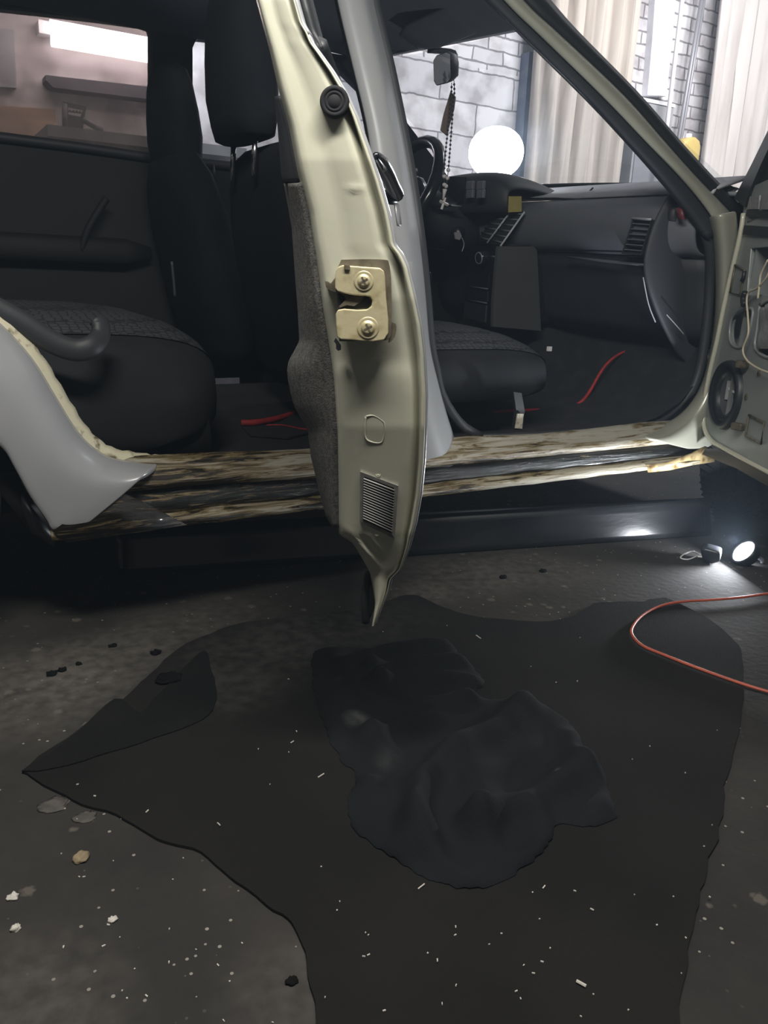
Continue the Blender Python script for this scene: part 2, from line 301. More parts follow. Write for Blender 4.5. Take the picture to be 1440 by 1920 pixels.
def wall_mat():
    m = mat('white_painted_masonry', (.75, .74, .76), .85); nt, N, L, b = nodes(m)
    tc = N.new('ShaderNodeTexCoord'); sp = N.new('ShaderNodeSeparateXYZ'); L.new(tc.outputs['Object'], sp.inputs[0])
    cx = N.new('ShaderNodeCombineXYZ'); L.new(sp.outputs[0], cx.inputs[0]); L.new(sp.outputs[2], cx.inputs[1])
    nz = N.new('ShaderNodeTexNoise'); nz.inputs['Scale'].default_value = 9; nz.inputs['Detail'].default_value = 4; L.new(cx.outputs[0], nz.inputs['Vector'])
    vs = N.new('ShaderNodeVectorMath'); vs.operation = 'MULTIPLY_ADD'; L.new(nz.outputs['Color'], vs.inputs[0]); vs.inputs[1].default_value = (.03, .03, 0); L.new(cx.outputs[0], vs.inputs[2])
    def brick(wd, h, mortar):
        k = N.new('ShaderNodeTexBrick'); k.inputs['Scale'].default_value = 1; k.inputs['Brick Width'].default_value = wd; k.inputs['Row Height'].default_value = h
        k.inputs['Mortar Size'].default_value = mortar; k.inputs['Mortar Smooth'].default_value = .25
        k.inputs['Color1'].default_value = (.80, .79, .81, 1); k.inputs['Color2'].default_value = (.66, .65, .68, 1); k.inputs['Mortar'].default_value = (.27, .26, .27, 1)
        L.new(vs.outputs[0], k.inputs['Vector']); return k
    b1 = brick(.62, .205, .006); b2 = brick(.26, .088, .007)
    # bricks high up and at the right, big blocks elsewhere, plaster at the left
    gz = N.new('ShaderNodeMath'); gz.operation = 'GREATER_THAN'; L.new(sp.outputs[2], gz.inputs[0]); gz.inputs[1].default_value = 2.06
    gx = N.new('ShaderNodeMath'); gx.operation = 'GREATER_THAN'; L.new(sp.outputs[0], gx.inputs[0]); gx.inputs[1].default_value = 3.5
    mxx = N.new('ShaderNodeMath'); mxx.operation = 'MAXIMUM'; L.new(gz.outputs[0], mxx.inputs[0]); L.new(gx.outputs[0], mxx.inputs[1])
    mc = N.new('ShaderNodeMix'); mc.data_type = 'RGBA'; L.new(mxx.outputs[0], mc.inputs[0]); L.new(b1.outputs['Color'], mc.inputs[6]); L.new(b2.outputs['Color'], mc.inputs[7])
    pl = N.new('ShaderNodeMapRange'); pl.inputs[1].default_value = 1.15; pl.inputs[2].default_value = 1.6; L.new(sp.outputs[0], pl.inputs[0])
    n5 = N.new('ShaderNodeTexNoise'); n5.inputs['Scale'].default_value = 2.2; n5.inputs['Detail'].default_value = 8; L.new(cx.outputs[0], n5.inputs['Vector'])
    r5 = N.new('ShaderNodeValToRGB'); r5.color_ramp.elements[0].position = .3; r5.color_ramp.elements[0].color = (.42, .39, .39, 1); r5.color_ramp.elements[1].position = .7; r5.color_ramp.elements[1].color = (.66, .63, .63, 1); L.new(n5.outputs['Fac'], r5.inputs[0])
    mp = N.new('ShaderNodeMix'); mp.data_type = 'RGBA'; L.new(pl.outputs[0], mp.inputs[0]); L.new(r5.outputs[0], mp.inputs[6]); L.new(mc.outputs[2], mp.inputs[7])
    n6 = N.new('ShaderNodeTexNoise'); n6.inputs['Scale'].default_value = 5; n6.inputs['Detail'].default_value = 8; L.new(cx.outputs[0], n6.inputs['Vector'])
    r6 = N.new('ShaderNodeValToRGB'); r6.color_ramp.elements[0].position = .36; r6.color_ramp.elements[0].color = (.62, .6, .6, 1); r6.color_ramp.elements[1].position = .55; r6.color_ramp.elements[1].color = (1, 1, 1, 1); L.new(n6.outputs['Fac'], r6.inputs[0])
    mm = N.new('ShaderNodeMix'); mm.data_type = 'RGBA'; mm.blend_type = 'MULTIPLY'; mm.inputs[0].default_value = 1; L.new(mp.outputs[2], mm.inputs[6]); L.new(r6.outputs[0], mm.inputs[7])
    L.new(mm.outputs[2], b.inputs['Base Color'])
    bw = N.new('ShaderNodeMix'); bw.data_type = 'FLOAT'; L.new(mxx.outputs[0], bw.inputs[0]); L.new(b1.outputs['Fac'], bw.inputs[2]); L.new(b2.outputs['Fac'], bw.inputs[3])
    ml = N.new('ShaderNodeMath'); ml.operation = 'MULTIPLY'; L.new(bw.outputs[0], ml.inputs[0]); L.new(pl.outputs[0], ml.inputs[1])
    bp = N.new('ShaderNodeBump'); bp.invert = True; bp.inputs['Strength'].default_value = .5; bp.inputs['Distance'].default_value = .006; L.new(ml.outputs[0], bp.inputs['Height']); L.new(bp.outputs[0], b.inputs['Normal'])
    return m
M['floor'] = floor_mat(); M['wall'] = wall_mat()
M['plain_wall'] = mat('grey_plaster_wall', (.4, .39, .38), .9, n=(S3(3), (.3, .29, .28), .35, .7), bump=(S3(20), .3, .01))
M['ceiling'] = mat('grey_ceiling', (.3, .3, .3), .9, n=(S3(2), (.24, .24, .24), .35, .7))
def struct(name, bm, m):
    o = put(name, bm, m, smooth=False); o['kind'] = 'structure'; return o
WY = 3.6
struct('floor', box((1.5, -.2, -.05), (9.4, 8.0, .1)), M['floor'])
struct('ceiling', box((1.5, -.2, 3.35), (9.4, 8.0, .1)), M['ceiling'])
struct('wall_back', box((1.5, WY+.1, 1.65), (9.4, .2, 3.3)), M['wall'])
struct('wall_front', box((1.5, -4.1, 1.65), (9.4, .2, 3.3)), M['plain_wall'])
struct('wall_left', box((-3.1, -.2, 1.65), (.2, 7.6, 3.3)), M['plain_wall'])
struct('wall_right', box((6.15, -.2, 1.65), (.1, 7.6, 3.3)), M['plain_wall'])

# ------------------------------------------------------------------ the car
car = thing('car', 'silver-green sedan, right side doors open, tar-smeared sill', 'car', (.2, .75, 0))
def part(name, bm, m, parent=None, smooth=True): return put(name, bm, m, parent or car, smooth)

# --- right flank, rear: quarter panel between the door opening and the wheel arch
oe = spl2([(-60, 560), (0, 606), (60, 672), (105, 745), (150, 815), (200, 855), (262, 868), (300, 872)], 5)      # opening edge
ml = spl2([(-90, 640), (-30, 690), (20, 745), (62, 815), (110, 880), (160, 910), (215, 915), (262, 900)], 5)   # shoulder
ol = spl2([(-140, 800), (-60, 815), (0, 838), (28, 880), (55, 930), (85, 975), (100, 996), (150, 992)], 5)       # wheel arch lip
rows = []
for i in range(len(oe)):
    a, b_, c_ = oe[i], ml[i], ol[i]
    r_ = []
    for k in range(9):
        t = k/8
        if t < .5: p = (a[0]+(b_[0]-a[0])*t*2, a[1]+(b_[1]-a[1])*t*2)
        else: p = (b_[0]+(c_[0]-b_[0])*(t*2-1), b_[1]+(c_[1]-b_[1])*(t*2-1))
        yy = .03+.055*(1-min(1, t/.42))**2-.008*math.sin(math.pi*min(1, t))
        r_.append(at(p[0], p[1], 'y', yy))
    rows.append(r_)
qp = part('quarter_panel', grid(rows), M['paint_out']); sol(qp, .012); sub(qp, 1)
fl = []
for i, a in enumerate(oe):
    b_ = oe[min(i+1, len(oe)-1)]; c_ = oe[max(i-1, 0)]
    n_ = Vector((b_[1]-c_[1], c_[0]-b_[0])).normalized()      # into the opening
    j = 1.5*math.sin(i*2.3)
    fl.append([at(a[0]-n_.x*6, a[1]-n_.y*6, 'y', .080), at(a[0]+n_.x*3, a[1]+n_.y*3, 'y', .088), at(a[0]+n_.x*(9+j), a[1]+n_.y*(9+j), 'y', .092), at(a[0]+n_.x*(17+j), a[1]+n_.y*(17+j), 'y', .10)])
sol(part('opening_flange', grid(fl), M['primer'], qp), .006)
# rear body above the arch and behind (mostly out of the frame)
part('rear_wheelhouse', prism([at(-140, 800, 'y', .1), at(0, 838, 'y', .1), at(55, 930, 'y', .1), at(100, 996, 'y', .1), at(60, 1000, 'y', .1), at(20, 950, 'y', .1), at(-40, 880, 'y', .1), at(-140, 860, 'y', .1)], (0, .25, 0)), M['rubber'])
mf = part('mud_guard', prism([at(40, 925, 'y', .09), at(85, 985, 'y', .09), at(105, 1005, 'y', .09), at(100, 1025, 'y', .09), at(60, 1000, 'y', .09), at(42, 960, 'y', .09)], (0, .03, 0)), M['plastic'])

# rear wing, rear pillar, boot and tail beyond the frame edge
j0, j1, j2 = at(-60, 560, 'y', .04), at(-90, 640, 'y', .04), at(-140, 800, 'y', .04)
arch = [Vector((-.99+.335*math.cos(a), .04, .288+.335*math.sin(a))) for a in np.linspace(1.15, math.pi+.1, 18)]
wing = [Vector((-.93, .04, .90)), Vector((-.83, .04, .74)), j0, j1, j2]+arch+[Vector((-1.75, .04, .27)), Vector((-1.84, .04, .5)), Vector((-1.80, .04, .86)), Vector((-1.3, .04, .91))]
rw = part('rear_wing', prism(wing, (0, .02, 0)), M['paint_out'], smooth=False); bev(rw, .004)
rows = [[Vector((-.93-.5*k/4, .04+.01*k/4, .90)) for k in range(5)], [Vector((-.90-.42*k/4, .11, 1.05)) for k in range(5)], [Vector((-.86-.32*k/4, .20, 1.22)) for k in range(5)], [Vector((-.80-.26*k/4, .27, 1.345)) for k in range(5)]]
sol(part('rear_pillar', grid(rows), M['paint_out']), .03)
part('roof_rail', tube(spl([Vector((-1.05, .28, 1.352)), Vector((-.5, .27, 1.362)), Vector((0, .27, 1.352)), Vector((.25, .265, 1.325))], 4), .028, 10), M['paint_out'])
rows = [[Vector((-1.28-.13*k, y, .93+.012*math.sin(math.pi*(y-.05)/1.35)-.006*k)) for k in range(5)] for y in (.05, .4, .75, 1.1, 1.4)]
sol(part('boot_lid', grid(rows), M['paint_out']), .012)
part('tail_panel', prism([(-1.80, .05, .3), (-1.80, 1.4, .3), (-1.80, 1.4, .9), (-1.80, .05, .9)], (-.03, 0, 0)), M['paint_out'], smooth=False)
part('far_rear_wing', prism([(-1.8, 1.39, .3), (-1.4, 1.39, .3), (-1.4, 1.39, .92), (-1.8, 1.39, .88)], (0, .02, 0)), M['paint_out'], smooth=False)

# --- sill: three long strips with a folded profile
xs = np.linspace(-.64, 1.06, 70)
def zt(x): return .318-.010*max(0, min(1, (x+.3)/.5))+.004*math.sin(x*9)
def lip(x): return .268+.010*max(0, min(1, (-x-.1)/.3))
prof = []
for x in xs:
    wv = .0035*noise.noise(Vector((x*9, 1, 0))); w2 = .003*noise.noise(Vector((x*16, 5, 0)))
    prof.append([(x, .135, zt(x)-.016), (x, .092, zt(x)+w2*.5), (x, .078, zt(x)-.006), (x, .06+wv, zt(x)-.022), (x, .05+wv, lip(x)+.014), (x, .042, lip(x)+.004+w2*.4), (x, .045, lip(x)-.003), (x, .056, lip(x)-.006)])
so = part('sill', grid(prof), M['sill']); sol(so, .006)
prof = []
for x in xs:
    wv = .004*noise.noise(Vector((x*11, 3, 0)))
    prof.append([(x, .060, lip(x)-.002), (x, .052+wv, lip(x)-.02), (x, .046+wv, .235), (x, .05+wv, .222), (x, .055, .216)])
sol(part('sill_lower_panel', grid(prof), M['sill_black'], so), .005)
prof = []
for x in xs:
    wv = .003*noise.noise(Vector((x*13, 7, 0)))
    prof.append([(x, .054, .226), (x, .036+wv, .219), (x, .030+wv, .212), (x, .030+wv, .204+.5*wv), (x, .036, .202)])
sol(part('sill_flange', grid(prof), M['sill_lip'], so), .005)
prof = [[(x, .062-.004*k, lip(x)+.0005+.003*k) for k in range(2)] for x in xs]
# peeled foil of old coating at the front end and the rear
pe = [at(*p, 'y', .028) for p in [(1212, 872), (1250, 868), (1300, 850), (1322, 838), (1338, 846), (1340, 866), (1300, 872), (1255, 882), (1216, 886)]]
part('peeled_coating', prism(pe, (0, .006, 0)), M['rust'], so)
pe = [at(*p, 'y', .022) for p in [(100, 996), (170, 940), (182, 905), (225, 922), (262, 938), (300, 958), (350, 984), (230, 1003), (125, 1017)]]
pe_o = part('smeared_panel_end', prism(pe, (0, .006, 0)), M['sill'], so)

# --- B pillar (front opening's rear edge to the rear door)
re_ = spl2([(672, -120), (690, 0), (718, 120), (745, 250), (764, 360), (779, 470), (788, 560), (796, 650), (812, 720), (828, 780), (848, 838), (868, 872)], 5)
le_ = spl2([(610, -120), (632, 0), (660, 120), (690, 250), (700, 360), (712, 470), (720, 560), (728, 650), (730, 720), (732, 780), (735, 850), (738, 882)], 5)
rows = []
for a, b_ in zip(re_, le_):
    r_ = [side(a[0]+10, a[1], .05)]
    for k in range(7):
        t = k/6; px, py = a[0]+(b_[0]-a[0])*t, a[1]+(b_[1]-a[1])*t
        r_.append(side(px, py, .028*(1-min(1, t*4))**2+.02*max(0, t*3-2)))
    rows.append(r_)
bp_ = part('b_pillar', grid(rows), M['paint_out']); sol(bp_, .01); sub(bp_, 1)
# inner pillar trim behind it
rows = []
for a, b_ in zip(re_, le_): rows.append([side(a[0]+8, a[1], .07), side((a[0]+b_[0])/2, a[1], .09), side(b_[0], b_[1], .09)])
sol(part('pillar_trim', grid(rows), M['interior'], bp_), .02)
# rubber seal along the front edge of the pillar, round the front door opening
sp_ = [side(a[0]+12, a[1], .05) for a in re_[::2] if a[1] < 720]
sp_ += [at(px, py, 'y', .10) for px, py in [(826, 735), (848, 775), (872, 802), (900, 818)]]
seal1 = part('door_seal', tube(spl(sp_, 2), .011, 8), M['rubber_grey'])
sp_ = [at(px, py, 'y', .10) for px, py in [(900, 819), (1050, 811), (1180, 799), (1240, 788), (1285, 750), (1310, 700), (1324, 620), (1331, 530)]]
sp_ += [side(px, py, .03) for px, py in [(1328, 455), (1292, 392), (1240, 328), (1186, 266), (1106, 180), (992, 67), (944, 19), (890, -34), (850, -64), (800, -92), (740, -112), (680, -118)]]
part('front_opening_seal', tube(spl(sp_, 3), [.006]*13+[.013]*200, 8), M['rubber_grey'])

# --- A pillar and hinge pillar
def strip(a, b_, n=5, off=0, bulge=.012, fn=side):
    rows = []
    for p, q in zip(a, b_):
        rows.append([fn(p[0]+(q[0]-p[0])*k/(n-1), p[1]+(q[1]-p[1])*k/(n-1), off-bulge*math.sin(math.pi*k/(n-1))) for k in range(n)])
    return rows
inn = spl2([(875, -38), (932, 19), (980, 67), (1095, 179), (1175, 265), (1228, 323), (1277, 383), (1325, 450)], 5)
mid1 = spl2([(908, -40), (964, 19), (1013, 66), (1128, 179), (1211, 265), (1268, 323), (1315, 380), (1345, 425)], 5)
mid2 = spl2([(944, -40), (996, 19), (1048, 66), (1168, 179), (1244, 265), (1295, 323), (1346, 376), (1374, 405)], 5)
out_ = spl2([(990, -40), (1040, 19), (1082, 66), (1193, 179), (1268, 265), (1321, 323), (1376, 381), (1390, 398)], 5)
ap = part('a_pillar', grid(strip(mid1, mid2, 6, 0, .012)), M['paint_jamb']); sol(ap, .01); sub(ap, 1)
sol(part('pillar_inner_trim', grid(strip(inn, mid1, 5, .02, .006)), M['dash_dark'], ap), .02)
sol(part('windscreen_seal', grid(strip(mid2, out_, 5, .012, .012)), M['rubber'], ap), .016)
hi = spl2([(1330, 405), (1340, 470), (1343, 540), (1340, 610), (1330, 670), (1318, 715), (1298, 752), (1268, 782), (1225, 803), (1180, 815)], 5)
ho = spl2([(1380, 395), (1384, 470), (1380, 540), (1374, 610), (1368, 670), (1362, 715), (1356, 765), (1344, 815), (1330, 838), (1290, 842)], 5)
rows = []
for a, b_ in zip(hi, ho):
    r_ = []
    for k in range(8):
        t = k/7
        r_.append(at(a[0]+(b_[0]-a[0])*t, a[1]+(b_[1]-a[1])*t, 'y', .035+.055*(1-min(1, t/.5))**2))
    rows.append(r_)
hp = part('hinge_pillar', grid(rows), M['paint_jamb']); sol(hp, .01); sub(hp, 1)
# cowl tip and front fender beyond the door
part('cowl_corner', lathe([(0, -.004), (.05, -.002), (.058, .004), (.03, .012), (0, .014)], at(1343, 357, 'y', .2), (0, 0, 1)), M['rubber'])
fe = [[(1.02, .02, z) if k == 0 else (1.02+.16*k, .015-.01*math.sin(k), z) for k in range(7)] for z in (.45, .6, .75, .86)]
fe.append([(1.06+.16*k, .08, .895-.012*k) for k in range(7)]); fe.append([(1.08+.16*k, .3, .91-.014*k) for k in range(7)])
sol(part('front_fender', grid(fe), M['paint_out']), .01)
bn = [[(1.16+.12*k, yy, .905-.013*k+.03*math.sin(math.pi*(yy-.3)/.9)) for k in range(8)] for yy in (.3, .5, .75, 1.0, 1.2)]
sol(part('bonnet', grid(bn), M['paint_out']), .01)

# --- roof and headliner
HN, HF = at(970, 62, 'y', .35), at(722, 110, 'y', 1.12)
def rz(y): return 1.335+.035*math.sin(math.pi*(y-.25)/1.1)
rows = []
for x in (-1.3, -.9, -.4, 0, .25, .40, None):
    r_ = []
    for k in range(13):
        t = k/12; y = .26+1.08*t
        hx = HN + (HF-HN)*((y-.35)/(HF.y-.35))
        if x is None: r_.append(Vector((hx.x, y, hx.z)))
        elif x == .40: r_.append(Vector((hx.x-.11, y, hx.z+.035)))
        else: r_.append(Vector((x, y, rz(y))))
    rows.append(r_)
hl = part('headliner', grid(rows), M['headliner']); sol(hl, .008); sub(hl, 1)
rows2 = [[p+Vector((0, 0, .035)) for p in r_] for r_ in rows]
sol(part('roof', grid(rows2), M['paint_out']), .006)
# sun visors folded up against the headliner
for yy, nm in ((.56, 'sun_visor'), (1.0, 'sun_visor')):
    hx = HN + (HF-HN)*((yy-.35)/(HF.y-.35))
    part(nm, grid([ring((hx.x-.092, yy-.17+.068*k, hx.z+.020), Vector((.92, 0, -.32)).normalized()*1, Vector((.32, 0, .92)).normalized(),   .058*s, .007*s, 3.4, 20) for k, s in enumerate((.6, 1, 1, 1, 1, .6))], True, True), M['headliner'])
part('grab_handle', tube(spl([(at(782, 22, 'y', .75)), (at(796, 12, 'y', .72)), (at(815, 5, 'y', .7)), (at(836, -4, 'y', .68))], 5), .016, 8), M['dash_dark'])

# --- windscreen
base_n, base_f = Vector((1.085, .115, .915)), Vector((1.12, 1.36, 1.0))
hn, hf = HN+Vector((.0, -.07, .0)), HF+Vector((0, .2, .02))
rows = []
for i in range(9):
    t = i/8; r_ = []
    for k in range(13):
        s_ = k/12; b_ = base_n.lerp(base_f, s_)+Vector((.10*math.sin(math.pi*s_), 0, .02*math.sin(math.pi*s_))); h_ = hn.lerp(hf, s_)+Vector((.02*math.sin(math.pi*s_), 0, .0))
        r_.append(b_.lerp(h_, t)+Vector((.25, 0, .9))*.015*math.sin(math.pi*t))
    rows.append(r_)
part('windscreen', grid(rows), M['windscreen'])
bs = [rows[0][k]+Vector((-.012, 0, -.004)) for k in range(13)]
part('windscreen_base_seal', tube(bs, .012, 8, ry=.008), M['rubber'])

# --- far side: body with window openings, panes, door linings
FY = 1.33
fo = [Vector((-1.45, FY, .3)), Vector((1.15, FY, .3)), Vector((1.15, FY, .92)), Vector((.62, FY, 1.37)), Vector((-1.45, FY, 1.37))]
w1 = [at(*p, 'y', FY) for p in [(-150, -8), (-40, 6), (0, 11), (100, 22), (200, 34), (270, 44), (285, 49), (288, 58), (288, 290), (150, 269), (0, 250), (-150, 228)]]
w2 = [at(*p, 'y', FY) for p in [(362, 296), (361, 90), (368, 74), (380, 69), (420, 73), (560, 92), (640, 120), (700, 180), (780, 310), (560, 318), (440, 306)]]
fs = part('far_body_side', prism(fo, (0, .07, 0), [w1, w2]), M['interior'], smooth=False)
def inset(lp, y): return [Vector((p.x, y, p.z)) for p in lp]
part('rear_side_window', prism(inset(w1, FY+.03), (0, .004, 0)), M['side_glass'], fs, False)
part('front_side_window', prism(inset(w2, FY+.03), (0, .004, 0)), M['windscreen'], fs, False)
# window ledge ridges and arm rest
led = [at(px, py, 'y', FY-.01) for px, py in [(-150, 236), (0, 257), (150, 276), (288, 296)]]
part('window_ledge', tube(spl(led, 4), .014, 8), M['dash_dark'], fs)
led = [at(px, py, 'y', FY-.01) for px, py in [(362, 303), (440, 312), (560, 326), (780, 322)]]
part('window_ledge', tube(spl(led, 4), .014, 8), M['dash_dark'], fs)
part('arm_rest', grid([ring((x, FY-.03, .70), Y, Z, .05*s, .04*s, 3, 16) for x, s in ((-.75, .5), (-.7, 1), (-.2, 1), (-.12, .5))], True, True), M['interior'], fs)
part('window_winder', tube(spl([at(152, 470, 'y', 1.26), at(165, 430, 'y', 1.25), at(185, 395, 'y', 1.25), at(200, 372, 'y', 1.25)], 5), .011, 8), M['interior'], fs)
part('seat_belt', prism([at(*p, 'y', 1.28) for p in [(399, 308), (402, 308), (405, 335), (400, 336)]], (0, .003, 0)), M['rubber_grey'], fs)

# --- car floor, tunnel, firewall, rear bulkhead
fl_ = []
for x in (-1.3, -.75, -.45, -.1, .3, .7, .9, 1.05, 1.12):
    zf = {-1.3: .34, -.75: .30, .9: .30, 1.05: .38, 1.12: .6}.get(x, .272)
    fl_.append([(x, y, zf+.09*math.exp(-((y-.76)/.1)**2)+(.02 if y < .12 else 0)) for y in (.09, .14, .3, .5, .62, .7, .76, .82, .9, 1.05, 1.34)])
cf = part('floor_pan', grid(fl_), M['carpet']); sol(cf, .01); sub(cf, 1)
part('firewall', prism([(1.13, .07, .25), (1.13, 1.36, .25), (1.13, 1.36, .93), (1.13, .07, .88)], (.02, 0, 0)), M['interior'], smooth=False)
part('rear_bulkhead', prism([(-1.25, .1, .28), (-1.25, 1.36, .28), (-1.25, 1.36, .95), (-1.25, .1, .95)], (-.02, 0, 0)), M['interior'], smooth=False)
part('underbody', box((.2, .75, .225), (2.4, 1.1, .03)), M['rubber'])

# --- seats
def cushion(name, x0, x1, y0, y1, z0, z1, m, parent, lean=0.0, n=12, e=3.4):
    rows = []
    for k in range(n+1):
        t = k/n; y = y0+(y1-y0)*t; s_ = (1-abs(2*t-1)**6)**.4 if 0 < t < 1 else .35
        s_ = max(s_, .35)
        rows.append(ring(((x0+x1)/2, y, (z0+z1)/2+lean*0), X, Z, (x1-x0)/2*(.82+.18*s_), (z1-z0)/2*(.7+.3*s_), e, 36))
    o = put(name, grid(rows, True, True), m, parent); return o
def fabric(name, c, c2):
    m = mat(name, c, .95); nt, N, L, b = nodes(m); b.inputs['Specular IOR Level'].default_value = .2
    tc = N.new('ShaderNodeTexCoord'); v = N.new('ShaderNodeTexVoronoi'); v.inputs['Scale'].default_value = 58; v.inputs['Randomness'].default_value = .35; v.feature = 'DISTANCE_TO_EDGE'; L.new(tc.outputs['Object'], v.inputs['Vector'])
    r = N.new('ShaderNodeValToRGB'); r.color_ramp.elements[0].position = .03; r.color_ramp.elements[0].color = (*c2, 1); r.color_ramp.elements[1].position = .14; r.color_ramp.elements[1].color = (*c, 1); L.new(v.outputs['Distance'], r.inputs[0]); L.new(r.outputs[0], b.inputs['Base Color'])
    bp = N.new('ShaderNodeBump'); bp.inputs['Strength'].default_value = .6; bp.inputs['Distance'].default_value = .004; L.new(v.outputs['Distance'], bp.inputs['Height']); L.new(bp.outputs[0], b.inputs['Normal']); return m
M['seat_pat'] = fabric('charcoal_honeycomb_fabric', (.062, .066, .073), (.022, .024, .028))
M['seat'] = mat('charcoal_seat_fabric', (.021, .0225, .025), .95, n=(S3(9), (.016, .0175, .02), .4, .7), bump=(S3(500), .3, .001), spec=.2)
M['seat_dark'] = mat('black_seat_fabric', (.008, .0095, .0125), .95, n=(S3(9), (.011, .0125, .016), .4, .7), bump=(S3(500), .3, .001), spec=.2)
def seat_pad(name, secs, m, parent, e=3.2):
    # secs: (centre, width axis, depth axis, half width, half depth)
    return put(name, grid([ring(c, a, d, hw, hd, e, 32) for c, a, d, hw, hd in secs], True, True), m, parent)
# rear bench
RS = ((.17, .22, .425), (.185, .28, .462), (.22, .32, .498), (.28, .338, .525), (.36, .345, .545), (.48, .345, .560), (.75, .345, .566), (1.0, .345, .560), (1.22, .34, .55), (1.27, .30, .50))
def rsr(y, hx, tp, g=0): return ring((-.60, y, (tp+.312)/2), X, Z, hx+g, (tp-.312)/2+g, 3.6, 40)
rs = part('rear_seat', grid([rsr(*a) for a in RS], True, True), M['seat'])
part('cushion_panel', grid([rsr(*a, .003)[1:16] for a in RS[3:9]]), M['seat_pat'], rs)
part('backrest', grid([ring((-1.0+.0*y, y, .72), Vector((-.3, 0, .95)), Vector((.95, 0, .3)), hx, hz, 3.2, 32) for y, hx, hz in ((.17, .2, .04), (.2, .25, .07), (.3, .27, .085), (.75, .27, .085), (1.2, .27, .085), (1.27, .22, .05))], True, True), M['seat_dark'], rs)
part('seat_skirt', grid([ring((-.58, y, .33), X, Z, .28, .06, 6, 20) for y in (.2, 1.25)], True, True), M['interior'], rs)
# front seats
def front_seat(yc, x0, hr_lo, hr_hi, hr_x, hr_w, ex=0):
    FS = ((-.245, .2, .445), (-.235, .25, .470), (-.205, .272, .494), (-.15, .28, .516), (-.08, .28, .532), (0, .28, .540), (.1, .28, .545), (.2, .275, .54), (.24, .24, .50))
    def fsr(dy, hx, tp, g=0): return ring((x0+.30, yc+dy, (tp+.375)/2), X, Z, hx+g, (tp-.375)/2+g, 3.4, 36)
    c = part('front_seat', grid([fsr(*a) for a in FS], True, True), M['seat'])
    put('cushion_panel', grid([fsr(*a, .003)[1:14] for a in FS[2:8]]), M['seat_pat'], c)
    up = Vector((-.22, 0, .975)); d = Vector((.975, 0, .22)); b0 = Vector((hr_x+(.172 if yc < .7 else .112), yc, .40))
    seat_pad('backrest', [(b0+up*h, Y, d, hw, hd) for h, hw, hd in ((0, .2, .05), (.05, .235, .07), (.2, .24, .075), (.36+ex, .235, .07), (.46+ex, .205, .06), (.52+ex, .15, .045), (.535+ex, .11, .025))], M['seat_dark'], c)
    hu = Vector((-.08, 0, .997))
    hc = Vector((hr_x, yc, hr_lo)); H = hr_hi-hr_lo
    seat_pad('headrest', [(hc+hu*H*h, Y, X, hr_w*w_, .05*d_) for h, w_, d_ in ((0, .78, .6), (.02, .9, .9), (.12, .93, 1.05), (.3, 1, 1.15), (.55, .98, 1.05), (.8, .88, .9), (.93, .74, .75), (1, .45, .4))], M['seat_dark'], c, 2.8)
    for s_ in (-1, 1):
        put('headrest_post', tube([Vector((hr_x-.005, yc+s_*.065, hr_lo-.075)), Vector((hr_x, yc+s_*.065, hr_lo+.02))], .006, 10), M['chrome'], c)
    put('seat_rail', box((x0+.28, yc-.12, .30), (.42, .03, .04)), M['rubber'], c); put('seat_rail', box((x0+.28, yc+.12, .30), (.42, .03, .04)), M['rubber'], c)
    put('seat_base', grid([ring((x0+.27, yc+s_*.13, .33), X, Z, .20, .05, 6, 16) for s_ in (-1, 1)], True, True), M['interior'], c)
    return c
front_seat(.43, .03, .925, 1.215, -.135, .125, .0)
front_seat(1.08, .07, .925, 1.19, -.09, .15, .05)

# --- dashboard
def dprof(y):
    k = max(0, (.26-y)/.16); q = .05*k*k
    return [(1.13, .948), (1.0+q*.3, .912), (.972+q*.5, .902), (.968+q*.5, .894), (.94+q, .882), (.912+q, .862), (.899+q, .83), (.900+q, .79), (.912+q, .756), (.935+q, .742), (.965+q, .736), (.985+q, .70), (1.0+q, .62), (1.015+q, .56), (1.04+q, .52)]
rows = [[(x, y, z+.03*(y-.2)) for x, z in dprof(y)] for y in (.10, .13, .17, .22, .3, .42, .55, .68, .8, .95, 1.1, 1.25, 1.33)]
da = part('dashboard', grid([r_[3:11] for r_ in rows]), M['dash']); sol(da, .01, -1); sub(da, 1)
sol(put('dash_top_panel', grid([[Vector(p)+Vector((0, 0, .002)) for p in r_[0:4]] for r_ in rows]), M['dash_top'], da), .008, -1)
sol(put('glove_compartment', grid([r_[10:] for r_ in rows]), M['dash_dark'], da), .01, -1)
put('dash_seam', tube([at(px, py, 'x', .968) for px, py in [(985, 373), (1040, 372), (1110, 376), (1168, 382)]], .0035, 6), M['rubber'], da)
put('dash_seam', tube([at(px, py, 'x', 1.03) for px, py in [(1092, 372), (1102, 362), (1112, 352)]], .0025, 6), M['rubber'], da)
put('glove_lid_edge', tube([at(px, py, 'x', .93) for px, py in [(1065, 482), (1120, 488), (1180, 494), (1210, 497)]], .004, 6), M['dash'], da)
